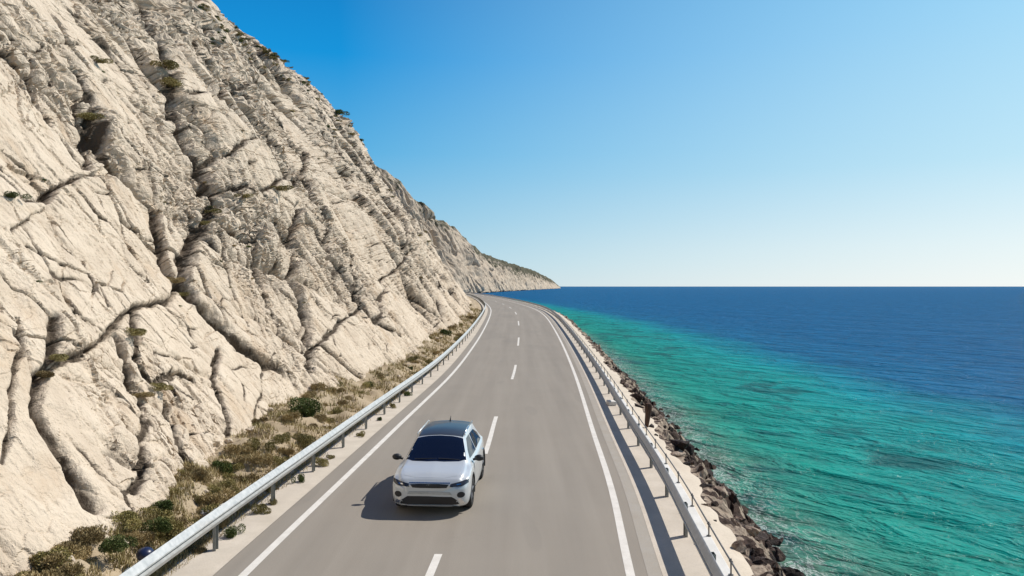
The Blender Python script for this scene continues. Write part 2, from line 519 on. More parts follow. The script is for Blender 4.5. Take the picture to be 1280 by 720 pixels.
def unproject(px, py):
    kx, m = (px - CX) / F, (CY - py) / F
    Y = 6.0
    def g(Y):
        d = float(FOOT(Y)) - kx * Y
        return (CAM_Z + m * Y) - (float(road_z(Y)) + .3 + float(base_h(np.array(d), np.array(Y))))
    while g(Y) > 0 and Y < 690: Y *= 1.01
    lo, hi = Y / 1.01, Y
    for _ in range(20):
        mid = (lo + hi) / 2
        if g(mid) > 0: lo = mid
        else: hi = mid
    d = float(FOOT(hi)) - kx * hi
    return hi, d * SQ

# main joints of the face, traced: (points, step, groove depth, groove width, reach of the step)
CR = [
 ([(108,160),(116,198),(150,232),(180,262),(203,315),(214,345)], .75,.55,.22,3.0),
 ([(80,92),(100,130),(106,165),(98,205)], .35,.6,.28,1.5),
 ([(95,0),(108,28),(140,58),(150,62)], .2,.3,.12,1.0),
 ([(30,80),(45,115),(62,160)], .25,.4,.16,1.0),
 ([(185,0),(193,38),(210,72),(216,112),(213,150),(228,190),(246,215),(256,246)], .5,.9,.5,2.5),
 ([(256,246),(262,268),(240,290),(228,320),(222,352),(234,378),(252,398),(282,432),(322,464),(346,470)], 1.0,.8,.38,4.0),
 ([(365,238),(366,300),(372,350),(381,400),(389,440),(384,468)], .45,1.3,.36,2.5),
 ([(404,262),(412,290),(424,320),(450,372)], .3,.5,.25,1.5),
 ([(250,256),(300,243),(350,236),(392,222)], -.5,.6,.3,2.0),
 ([(0,250),(42,246),(92,222),(118,214)], -.35,.5,.2,2.0),
 ([(222,352),(206,372),(168,398),(134,420),(92,442),(60,456),(40,470)], -.35,.45,.18,2.5),
 ([(42,400),(46,440),(38,480),(50,540),(76,582),(96,622),(106,644)], .4,.6,.22,2.0),
 ([(0,400),(12,450),(8,500),(18,560),(14,600)], .05,.35,.10,.8),
 ([(50,396),(70,420)], .1,.3,.08,1.0),
 ([(148,428),(160,470),(174,500),(162,540),(152,600),(150,618)], .35,.6,.20,2.0),
 ([(172,395),(177,430),(168,462),(192,490),(216,472),(242,476)], .3,.5,.2,1.2),
 ([(205,510),(208,550),(224,580),(240,592)], .4,.7,.26,1.4),
 ([(268,442),(262,480),(284,528),(270,580)], .3,.5,.18,1.4),
 ([(236,380),(262,410),(286,446),(322,464),(326,500),(314,546)], -.25,.4,.2,1.5),
 ([(60,355),(88,400),(130,424)], .05,.18,.06,.8), ([(100,330),(128,392)], .05,.2,.07,.8),
 ([(20,315),(62,330),(110,352)], .05,.15,.06,.8), ([(0,300),(40,262)], .05,.15,.06,.8),
 ([(388,440),(402,420),(440,395),(456,380)], -.4,.5,.25,1.5),
 ([(396,430),(420,452),(446,474)], .35,.5,.2,1.4),
 ([(440,358),(470,400),(505,430),(522,462)], .5,.6,.25,2.0),
 ([(455,378),(440,350),(446,320),(430,290)], .3,.6,.25,2.0),
 ([(500,300),(496,340),(480,360),(470,400)], .35,.6,.3,2.5),
 ([(300,40),(330,95),(350,140),(380,180),(392,222)], .4,.5,.4,3.0),
 ([(230,130),(262,120),(300,110),(330,95)], -.5,.6,.3,2.0),
 ([(246,215),(280,190),(320,180),(372,178)], -.4,.5,.3,2.0),
 ([(404,150),(424,190),(440,230),(455,260)], .4,.6,.45,3.5),
 ([(480,215),(492,260),(500,300)], .4,.6,.5,4.0),
 ([(170,120),(182,180),(214,240),(238,300)], .08,.22,.08,1.0),
 ([(146,160),(170,230),(206,300)], .08,.2,.08,1.0),
 ([(160,90),(190,150),(200,175)], .1,.3,.1,1.0),
 ([(0,180),(30,205),(60,240)], .1,.3,.1,1.0), ([(60,30),(75,62),(100,92)], .15,.4,.15,1.0),
 ([(0,60),(25,85),(40,125)], .12,.3,.1,1.0),
 ([(250,300),(268,350),(300,420)], .1,.3,.12,1.2), ([(300,262),(318,330),(345,400),(350,440)], .12,.35,.14,1.2),
]

q = np.concatenate([np.linspace(2.5, 1.3, 420)[:-1], np.linspace(1.3, .042, 1130)])
Yc = 22.0 / q
Yc = np.concatenate([np.arange(-45, Yc[0] - .2, 1.2), Yc, np.linspace(Yc[-1] + 10, 690, 12)])
# rows equally spaced in viewing angle up to the crest, then coarser
th = np.linspace(-.66, 1.02, 860)
def rows_d():
    x0, h0 = 8.6, -CAM_Z + .3
    d = []
    for a in th:
        tn = math.tan(a)
        d.append((x0 * tn - h0) / (TANF - tn) if TANF - tn > 0.02 else 999)
    d = np.array(d)
    d = d[(d > -.9) & (d < 31.0)]
    return np.concatenate([[-1.2], d, np.linspace(31.05, 39, 110), np.linspace(40, 60, 24), np.linspace(63, 260, 24)])
Dv = rows_d()
Yg, Dg = np.meshgrid(Yc, Dv, indexing='ij')
Ug = Dg * SQ
U_ = np.minimum(Ug, 75)
# warp the sampling plane so that joints are not straight
wx = .45 * vnoise(Yg * .22, U_ * .22, 71) + .10 * vnoise(Yg * .9, U_ * .7, 72) + .04 * vnoise(Yg * 3.1, U_ * 2.5, 73)
wy = .45 * vnoise(Yg * .22, U_ * .22, 74) + .10 * vnoise(Yg * .9, U_ * .7, 75) + .04 * vnoise(Yg * 3.1, U_ * 2.5, 76)
SX, SY = Yg + wx, U_ + wy
# slabs lean: rotate 16 degrees off the fall line
ca, sa = math.cos(R(16)), math.sin(R(16))
A = SX * ca + SY * sa            # across the slabs
B = -SX * sa + SY * ca           # along the slabs
# how broken the face is: smooth slabs low and near, rugged high and far
rg = -.04 + sstep(24, 42, Yg + .12 * U_) * .36 + sstep(18, 34, U_) * .42 + 1.05 * fbm(Yg * .085, U_ * .07, 3, 90)
rg = np.clip(rg, .03, 1)
disp = 1.1 * vnoise(Yg * .055, U_ * .05, 101) + .30 * vnoise(Yg * .13, U_ * .11, 102)
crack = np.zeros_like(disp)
def facets(sx, sy, seed, k, o_amp, t_amp, groove, gw, cw, bev=0.0, bw=.2):
    """angular blocks: each cell is a plane of its own height and tilt; some of the joints gape"""
    global disp, crack
    f1, e1, r1, r2, ox, oy = voro(A / sx + seed, B / sy + seed * 1.7, seed)
    disp = disp + k * ((r1 - .5) * o_amp + ox * (r2 - .30) * t_amp + oy * (r1 - .55) * t_amp * .8)
    open_ = sstep(-.25, .25, vnoise(A / sx * .6, B / sy * .6, seed + 3))
    gw_ = np.maximum(gw, (.03 + .0016 * np.clip(Yg, 0, 120)) / sx)
    g = np.exp(-(e1 / gw_) ** 2) * (.25 + .75 * open_)
    if bev: disp = disp + k * bev * (np.clip(e1 / bw, 0, 1) ** .75 - 1) * (.35 + .65 * open_)
    disp = disp - k * groove * g
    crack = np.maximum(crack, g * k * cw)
far = sstep(30, 46, Yg)
facets(5.2, 12.0, 201, .12 + .88 * far, 1.2, 2.3, .9, .035, 1.3, .9, .16)
facets(2.3, 5.6, 211, .12 + .88 * rg, .55, 1.2, .55, .045, 1.3, .38, .20)
facets(1.0, 2.3, 221, .05 + .80 * rg ** 1.2, .28, .55, .32, .07, 1.2, .15, .22)
facets(.62, 4.2, 271, .10 + .60 * sstep(.15, .5, rg), .10, .12, .36, .06, 1.2)
# hairline joints that split the smooth slabs
for sx_, sy_, sd2, dp_ in ((3.4, 4.6, 251, .26), (1.5, 2.6, 261, .13)):
    f1, e1, r1, r2, ox, oy = voro((A + .22 * vnoise(A * .6, B * .6, sd2)) / sx_, (B + .22 * vnoise(A * .6, B * .6, sd2 + 1)) / sy_, sd2)
    opn = sstep(-.12, .22, vnoise(A / sx_ * .7, B / sy_ * .7, sd2 + 2))
    g = np.exp(-(e1 * sx_ / .055) ** 2) * opn
    disp -= dp_ * g; crack = np.maximum(crack, g * 1.0)
    disp += .10 * (r1 - .5) + .12 * ox * (r2 - .4)
# sparse thin diagonal fissures in the smooth slabs
n = fbm(A * .40, B * .13, 5, 301)
fi = np.exp(-(n / .016) ** 2) * sstep(.12, .3, vnoise(A * .22, B * .12, 305))
disp -= .16 * fi; crack = np.maximum(crack, fi * .6)
n = fbm(A * .22 + 40, B * .40, 5, 311)
fi = np.exp(-(n / .012) ** 2) * sstep(.12, .3, vnoise(A * .2, B * .2, 315))
disp -= .10 * fi; crack = np.maximum(crack, fi * .45)
# small relief
disp += .05 * fbm(SX * 1.3, SY * .9, 5, 321, .6) * (.5 + 1.6 * rg) + .03 * fbm(SX * 5, SY * 4, 3, 331) * (.25 + rg)
# traced joints
for pts, step, dep, wid, reach in CR:
    pp = np.array([unproject(*p) for p in pts])
    lo = pp.min(0) - reach * 3.2; hi = pp.max(0) + reach * 3.2
    ii = np.where((Yc > lo[0]) & (Yc < hi[0]))[0]; jj = np.where((Dv * SQ > lo[1]) & (Dv * SQ < hi[1]))[0]
    if not len(ii) or not len(jj): continue
    sl = (slice(ii[0], ii[-1] + 1), slice(jj[0], jj[-1] + 1))
    x, y = SX[sl], SY[sl]
    best = np.full(x.shape, 1e9); sg = np.zeros_like(x)
    for (x0, y0), (x1, y1) in zip(pp[:-1], pp[1:]):
        dx, dy = x1 - x0, y1 - y0
        t = np.clip(((x - x0) * dx + (y - y0) * dy) / (dx * dx + dy * dy + 1e-9), 0, 1)
        ex, ey = x - x0 - t * dx, y - y0 - t * dy
        dd = np.hypot(ex, ey)
        c = dd < best
        best = np.where(c, dd, best)
        sg = np.where(c, -(dx * ey - dy * ex) / (dd * math.hypot(dx, dy) + 1e-9) * -1.0, sg)
    # points run downwards: the far (image-right) side has cross > 0
    wv = wid * .42 * (1 + .8 * vnoise(x * .8, y * .8, 401))
    disp[sl] += .30 * step * np.clip(sg, -1, 1) * (1 - np.exp(-(best / (wid * .28)) ** 2)) * np.clip(1 - best / (reach * 1.8), 0, 1)
    gg = np.exp(-(best / np.maximum(wv, .02)) ** 2)
    disp[sl] -= dep * .95 * gg * (.75 + .8 * vnoise(x * 1.3, y * 1.3, 402))
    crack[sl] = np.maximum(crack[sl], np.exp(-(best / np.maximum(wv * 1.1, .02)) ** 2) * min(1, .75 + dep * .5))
fade = sstep(-1.2, .8, Dg)
topf = 1 - .55 * sstep(30, 40, Dg)
disp = disp * topf * (.45 + .55 * sstep(0, 5, Dg)) + .25 * (1 - sstep(0, 4, Dg))
nx, nz = TANF / SQ, 1 / SQ
P = np.zeros(Yg.shape + (3,))
P[..., 0] = FOOT(Yg) - Dg + disp * nx
P[..., 1] = Yg
P[..., 2] = road_z(Yg) + .3 + base_h(Dg, Yg) + disp * nz
rg_a = np.clip(rg + .4 * sstep(26, 36, Dg), 0, 1)
# even out the sampling over the steep sides of the blocks
Q = np.concatenate([P, rg_a[..., None], crack[..., None]], -1)
def even(Q, axis, w):
    Q = np.moveaxis(Q, axis, 0); n = Q.shape[0]; out = np.empty_like(Q); u0 = np.linspace(0, 1, n)
    st = np.linalg.norm(np.diff(Q[..., :3], axis=0), axis=-1)
    rr = np.linalg.norm(.5 * (Q[1:, :, :3] + Q[:-1, :, :3]) - np.array([0, 0, CAM_Z]), axis=-1)
    st = st / np.maximum(rr, 8)
    s_ = np.concatenate([np.zeros((1, Q.shape[1])), np.cumsum(st, 0)]); s_ /= s_[-1]
    for j in range(Q.shape[1]):
        m_ = w * s_[:, j] + (1 - w) * u0
        src = np.interp(u0, m_, u0) * (n - 1)
        i0 = np.minimum(src.astype(int), n - 2); f_ = (src - i0)[:, None]
        out[:, j] = Q[i0, j] * (1 - f_) + Q[i0 + 1, j] * f_
    return np.moveaxis(out, 0, axis)
Q = even(Q, 0, .55)
P, rg_a, crack = Q[..., :3].copy(), Q[..., 3], Q[..., 4]
tx = np.gradient(P, axis=0); ty = np.gradient(P, axis=1)
nn_ = np.cross(ty, tx); nn_ /= np.linalg.norm(nn_, axis=-1)[..., None] + 1e-9
if nn_[400, 400, 0] < 0: nn_ = -nn_
def _h3(a, b, c, s): return _h(a + 57 * c, b - 131 * c, s)
def voro3(p, s):
    ip = np.floor(p).astype(np.int64); f1 = np.full(p.shape[0], 9.0, np.float32); f2 = f1.copy(); hv = np.zeros(p.shape[0], np.float32)
    for a in (-1, 0, 1):
        for b in (-1, 0, 1):
            for c in (-1, 0, 1):
                j0, j1, j2 = ip[:, 0] + a, ip[:, 1] + b, ip[:, 2] + c
                h0 = _h3(j0, j1, j2, s); h1 = (h0 * 977.13) % 1; h2 = (h0 * 7919.7) % 1
                dx, dy, dz = j0 + h0 - p[:, 0], j1 + h1 - p[:, 1], j2 + h2 - p[:, 2]
                d = np.sqrt(dx * dx + dy * dy + dz * dz)
                m_ = d < f1
                v_ = (h2 - .5) - dx * (h1 - .5) * 1.6 - dy * (h0 - .5) * 1.6 - dz * (h2 - .5) * 1.6
                f2 = np.where(m_, f1, np.minimum(f2, d)); hv = np.where(m_, v_, hv); f1 = np.where(m_, d, f1)
    return f1, f2 - f1, hv
flat = P.reshape(-1, 3)
tilt = np.stack([flat[:, 0], flat[:, 1] * .97 + .25 * flat[:, 2], flat[:, 2] * .55 - .15 * flat[:, 1]], 1)
wq = .16 * np.stack([vnoise(flat[:, 1] * 1.1, flat[:, 2] * 1.1, 601), vnoise(flat[:, 0] * 1.1 + flat[:, 1] * .4, flat[:, 2] * 1.1, 602), vnoise(flat[:, 1] * 1.1, flat[:, 0] * 1.1 + flat[:, 2] * .4, 603)], 1)
k2 = (.06 + .50 * rg_a ** 1.25).reshape(-1); d2 = np.zeros(len(flat)); c2 = np.zeros(len(flat))
for sc_3, am, gr, cc in ((.75, .34, .22, .75), (.33, .15, .11, .8)):
    f1, e1, hv = voro3(((tilt + wq) / sc_3), int(sc_3 * 100))
    g = np.exp(-(e1 / .09) ** 2)
    gate3 = sstep(-.2, .3, vnoise(flat[:, 1] / sc_3 * .45, flat[:, 2] / sc_3 * .45, 611))
    d2 += k2 * (am * hv - gr * g * gate3); c2 = np.maximum(c2, g * gate3 * k2 * cc)
ext = (1 - .6 * sstep(30, 40, Dg)).reshape(-1)
P = (flat + nn_.reshape(-1, 3) * (d2 * ext)[:, None]).reshape(P.shape)
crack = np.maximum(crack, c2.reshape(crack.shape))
CL_P, CL_Y, CL_D = P, Yc, Dv
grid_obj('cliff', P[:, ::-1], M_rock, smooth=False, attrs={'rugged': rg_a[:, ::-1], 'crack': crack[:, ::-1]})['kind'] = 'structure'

PIX = []
def cliff_at(px, py):
    """point of the displaced face nearest to the ray through a pixel"""
    Y, u = unproject(px, py)
    if not PIX: PIX.append((CX + F * CL_P[40:, 1:, 0] / CL_P[40:, 1:, 1], CY - F * (CL_P[40:, 1:, 2] - CAM_Z) / CL_P[40:, 1:, 1]))
    e = (PIX[0][0] - px) ** 2 + (PIX[0][1] - py) ** 2
    ii, jj = np.where((e < 25) & (CL_P[40:, 1:, 1] > 5))
    if len(ii):
        key = CL_P[40 + ii, 1 + jj, 1] + .15 * e[ii, jj]; m_ = int(np.argmin(key)); return Vector(CL_P[40 + ii[m_], 1 + jj[m_]])
    return Vector((float(FOOT(Y)) - u / SQ, Y, float(road_z(Y)) + .3 + TANF * u / SQ))
# ------------------------------------------------------------------ headland far across the bay
RP = [(300, 120, 560), (430, 195, 600), (520, 250, 660), (548, 274, 740), (573, 290, 820), (598, 312, 930), (618, 322, 1080), (640, 330, 1300), (658, 335, 1550), (673, 341, 1850), (688, 349, 2250), (696, 355.5, 2560), (700, 358.5, 2660)]
hts = np.array([(CY - p[1]) / F * p[2] + 7.1 for p in RP])
path = np.array([((p[0] - CX) / F * p[2] + .55 * h_, p[2]) for p, h_ in zip(RP, hts)])
tt = np.linspace(0, len(path) - 1, 900)
fx, fy, fh = [curve(list(enumerate(a)))(tt) for a in (path[:, 0], path[:, 1], hts)]
dx, dy = np.gradient(fx), np.gradient(fy); L_ = np.hypot(dx, dy); nxp, nyp = -dy / L_, dx / L_
rows = np.concatenate([np.linspace(-.05, 1, 90), np.linspace(1.03, 4, 14)])
T, RR = np.meshgrid(np.arange(len(tt)), rows, indexing='ij')
H_ = fh[T] ; inland = RR * H_ * .55 * (1 + .8 * np.clip(RR - 1, 0, None))
z = np.where(RR < 1, H_ * np.clip(RR, -.05, 1) ** .8, H_ * (1 - .08 * (RR - 1)))
arc = np.cumsum(L_)[T]
rel = (.13 * H_ + 1) * fbm(arc / 55, z / 90, 5, 501, .6) * sstep(0, .25, RR) + 2.0 * fbm(arc / 9, z / 16, 3, 511, .6)
v1 = voro(arc / 16 + z / 60, z / 34, 521); rel += ((v1[2] - .5) * 6 + v1[4] * 7 * (v1[3] - .3) - 3 * np.exp(-(v1[1] / .08) ** 2)) * np.clip(H_ / 60, .2, 1.2)
rel *= (1 - .6 * sstep(.75, 1.0, RR))
P = np.zeros(T.shape + (3,))
P[..., 0] = fx[T] + nxp[T] * (inland - rel * .6); P[..., 1] = fy[T] + nyp[T] * (inland - rel * .6)
P[..., 2] = SEA + z + rel * .35
M_head = mat('headland_rock_and_scrub', rough=.95, spec=.1)
t = NT(M_head); v = t.coord()
n1 = t.noise(v, .035, 6, .65); n2 = t.noise(v, .16, 6, .75)
c = t.ramp(n2, [(.28, (.33, .265, .20)), (.5, (.55, .455, .35)), (.72, (.64, .54, .42))])
hh = t.attr('rel')
gm = t.math('ADD', t.math('MULTIPLY', hh, 1.3), t.math('MULTIPLY', t.math('SUBTRACT', n2, .5), 2.2))
gm = t.math('ADD', gm, t.math('MULTIPLY', t.math('SUBTRACT', n1, .5), 1.6))
sy_ = t.n('ShaderNodeSeparateXYZ'); t.l(v, sy_.inputs[0])
gm = t.math('ADD', gm, t.mr(sy_.outputs['Y'], 850, 1250, -.05, .42))
c = t.mix(t.mr(gm, 1.0, 1.25, 0, .88), c, (.050, .056, .032))
t.out(c, t.bump(n2, .8, 3.0))
o = grid_obj('hills', P[:, ::-1], M_head, smooth=False, attrs={'rel': np.clip(RR, 0, 1)[:, ::-1]})
o['kind'] = 'structure'

# ------------------------------------------------------------------ sea
def geo(a, b, n, s):
    t = np.linspace(0, 1, n)
    return a + (b - a) * (np.exp(s * t) - 1) / (math.exp(s) - 1)
xs = np.concatenate([-geo(3, 60000, 60, 7)[::-1], np.linspace(-2, 60, 125), geo(62, 60000, 60, 7)])
ys_ = np.concatenate([-geo(30, 5000, 16, 5)[::-1], np.linspace(-28, 300, 165), geo(304, 70000, 90, 6)])
X_, Y_ = np.meshgrid(xs, ys_)
P = np.stack([X_, Y_, np.full_like(X_, SEA)], -1)
offs = X_ - (ledge_edge(np.clip(Y_, -30, 680)) + 3.0 * .9)
M_sea = mat('sea_water', rough=.12, spec=.5)
t = NT(M_sea); v = t.coord()
t.b.inputs['IOR'].default_value = 1.33
t.b.inputs['Specular IOR Level'].default_value = .16
of = t.attr('offshore')
n1 = t.noise(v, .09, 4, .55); n2 = t.noise(t.coord(scale=(.5, 1, 1), rot=(0, 0, R(20))), .32, 5, .6)
of2 = t.math('ADD', of, t.math('MULTIPLY', t.math('SUBTRACT', n1, .5), t.mr(of, 1, 14, 2.0, 9.0)))
of2 = t.math('ADD', of2, t.math('MULTIPLY', t.math('SUBTRACT', n2, .5), 3.0))
c = t.ramp(t.mr(of2, -2, 42), [(.02, (.12, .17, .12)), (.055, (.035, .21, .15)), (.12, (.004, .225, .18)), (.32, (.001, .240, .250)),
    (.39, (.001, .195, .26)), (.51, (.001, .11, .24)), (.72, (.001, .098, .235)), (1, (.001, .095, .235))])
# weed and sunken rocks in the shallows
wd = t.noise(t.coord(scale=(1, .75, 1)), .20, 5, .6, .5)
near = t.mr(of, 9, 19, 1, 0)
dk = t.math('MULTIPLY', t.mr(wd, .54, .62, 0, .7), near)
c = t.mix(dk, c, (.006, .075, .085))
wd2 = t.noise(v, 1.3, 6, .7, .4)
rk = t.math('MULTIPLY', t.mr(wd2, .42, .6, 0, .8), t.mr(of2, -.3, 2.2, 1, 0))
c = t.mix(rk, c, (.055, .085, .060))
# light foam lines where the swell meets the rocks
fo = t.noise(t.coord(scale=(1, .4, 1), rot=(0, 0, R(-20))), 2.4, 8, .7, 1.0)
fm = t.math('MULTIPLY', t.mr(t.math('ABSOLUTE', t.math('SUBTRACT', fo, .5)), 0, .03, .75, 0), t.mr(of, -.4, 1.9, 1, 0))
c = t.mix(fm, c, (.60, .62, .60))
# waves: crests running across the view
vw = t.along(-52, 1.9, 1)
w1 = t.noise(vw, .62, 4, .55, .5); w2 = t.noise(t.along(-30, 1.6, 1), 1.9, 4, .6, .5); w3 = t.noise(t.along(-8, 1.4, 1), 6.0, 4, .65)
w0 = t.noise(t.along(-62, 2.2, 1), .11, 3, .5)
b = t.bump(w0, .5, 3.0); b = t.bump(w1, .75, 1.5, b); b = t.bump(w2, .6, .45, b); b = t.bump(w3, .4, .12, b)
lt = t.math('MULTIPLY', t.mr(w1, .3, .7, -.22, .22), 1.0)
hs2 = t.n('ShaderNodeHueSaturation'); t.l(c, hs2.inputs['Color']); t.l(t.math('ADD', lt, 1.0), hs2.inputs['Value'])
dif = t.n('ShaderNodeBsdfDiffuse'); glo = t.n('ShaderNodeBsdfGlossy'); mxs = t.n('ShaderNodeMixShader'); fr = t.n('ShaderNodeFresnel')
fr.inputs['IOR'].default_value = 1.33; glo.inputs['Roughness'].default_value = .12
t.l(hs2.outputs['Color'], dif.inputs['Color']); t.l(b, dif.inputs['Normal']); t.l(b, glo.inputs['Normal']); t.l(b, fr.inputs['Normal'])
t.l(t.math('MINIMUM', t.math('MULTIPLY', fr.outputs[0], .33), .15), mxs.inputs[0]); t.l(dif.outputs[0], mxs.inputs[1]); t.l(glo.outputs[0], mxs.inputs[2])
t.l(mxs.outputs[0], t.t.nodes['Material Output'].inputs['Surface'])
o = grid_obj('sea', P, M_sea, attrs={'offshore': offs})
o['kind'] = 'structure'

# ------------------------------------------------------------------ guardrails
def sweep(profile, xf, zoff, ys, name, m, parent, closed=True, smooth=False):
    """profile: list of (dx, dz) swept along a plan curve"""
    pr = profile + ([profile[0]] if closed else [])
    P = np.zeros((len(ys), len(pr), 3))
    for k, (a, b) in enumerate(pr):
        P[:, k, 0] = xf(ys) + a; P[:, k, 1] = ys; P[:, k, 2] = road_z(ys) + zoff + b
    return grid_obj(name, P, m, smooth=smooth, parent=parent)

def wbeam(side, h0, h1):
    """W section; side=+1: face turned to +x"""
    H = h1 - h0; dd = .085 * side
    f = [(0, 0), (dd * .25, .02), (dd, .11 * H / .33), (dd, .13 * H / .33 + .005), (dd * .2, H * .46), (dd * .2, H * .54),
         (dd, H - .13 * H / .33 - .005), (dd, H - .11 * H / .33), (dd * .25, H - .02), (0, H)]
    bck = [(a - .006 * side, b) for a, b in reversed(f)]
    return [(a, b + h0) for a, b in f + bck]

ysr = np.unique(np.concatenate([np.arange(-20, 120, .5), np.arange(120, 600, 4.0)]))
def post_mesh(h, flip):
    bm = bmesh.new()
    s = flip
    box(bm, -.075 * s, 0, h / 2 - .15, .006, .13, h + .3)            # web-plate of a C post
    box(bm, -.045 * s, .062, h / 2 - .15, .054, .006, h + .3)
    box(bm, -.045 * s, -.062, h / 2 - .15, .054, .006, h + .3)
    return bm
def guardrail(label, xf, side, h0, h1, step, y0):
    g = empty('guardrail', (0, 0, 0))
    tag(g, label, 'guardrail')
    sweep(wbeam(side, h0, h1), xf, 0, ysr, 'rail', M_galv, g, smooth=False)
    first = None; n = 0; rest = []
    y = y0
    while y < 560:
        x, z = float(xf(y)), float(road_z(y))
        if n < 98:
            if first is None:
                first = bm_obj('post', post_mesh(h1 - .03, side), M_post, g); o = first
                bm = bmesh.new(); box(bm, -.012 * side, 0, (h0 + h1) / 2, .028, .11, (h1 - h0) * .8, bevel=.004)
                cyl(bm, (.0, 0, (h0 + h1) / 2), (.05 * side, 0, (h0 + h1) / 2), .016, seg=8)
                sp0 = bm_obj('spacer', bm, M_post, o)
            else:
                o = link(first.copy(), g)
                sp = link(sp0.copy(), o)
            o.location = (x, y, z)
        else:
            rest.append((x, y, z))
        n += 1
        y += step
    bm = bmesh.new()
    for x, y, z in rest:
        box(bm, x - .06 * side, y, z + h1 / 2, .05, .12, h1)
    if rest:
        bm_obj('post', bm, M_post, g)['kind'] = 'stuff'
    return g
RAIL_L = off(XL, -.98)
RAIL_R = off(XR, 1.24)
guardrail('bright steel crash barrier on posts between the road and the dry verge under the cliff', RAIL_L, 1, .50, .83, 2.95, 2.1)
guardrail('steel crash barrier with its shaded face to the road on the seaward side', RAIL_R, -1, .36, .72, 2.78, 3.55)

# raised white kerb and low pipe railing beyond the seaward barrier
def kerb_x(y): return XR(y) + 1.50
kb = empty('kerb_wall'); tag(kb, 'low whitish concrete kerb running just behind the seaward crash barrier', 'kerb')
sweep([(0, -.1), (0, .105), (.015, .12), (.235, .12), (.25, .105), (.25, -.1)], kerb_x, 0, ysr, 'coping', M_kerb, kb)
ph = empty('pipe_railing'); tag(ph, 'thin low pipe railing on short stanchions above the rocky shore', 'railing')
octo = [(.017 * math.cos(k * math.pi / 4), .017 * math.sin(k * math.pi / 4)) for k in range(8)]
PIPE = lambda y: XR(y) + 1.70
sweep(octo, PIPE, .36, ysr, 'pipe', M_pipe, ph, smooth=True)
fst = None; y = 4.6; n = 0
while y < 190:
    if fst is None:
        bm = bmesh.new()
        cyl(bm, (0, 0, .10), (0, 0, .35), .015, seg=8)
        cyl(bm, (0, 0, .118), (0, 0, .135), .045, seg=10)
        cyl(bm, (0, -.04, .36), (0, .04, .36), .027, seg=10)
        cyl(bm, (0, 0, .36), (0, 0, .41), .02, .012, seg=8)
        fst = bm_obj('stanchion', bm, M_pipe, ph); o = fst
    else:
        o = link(fst.copy(), ph)
    o.location = (float(PIPE(y)), y, float(road_z(y))); y += 1.95; n += 1

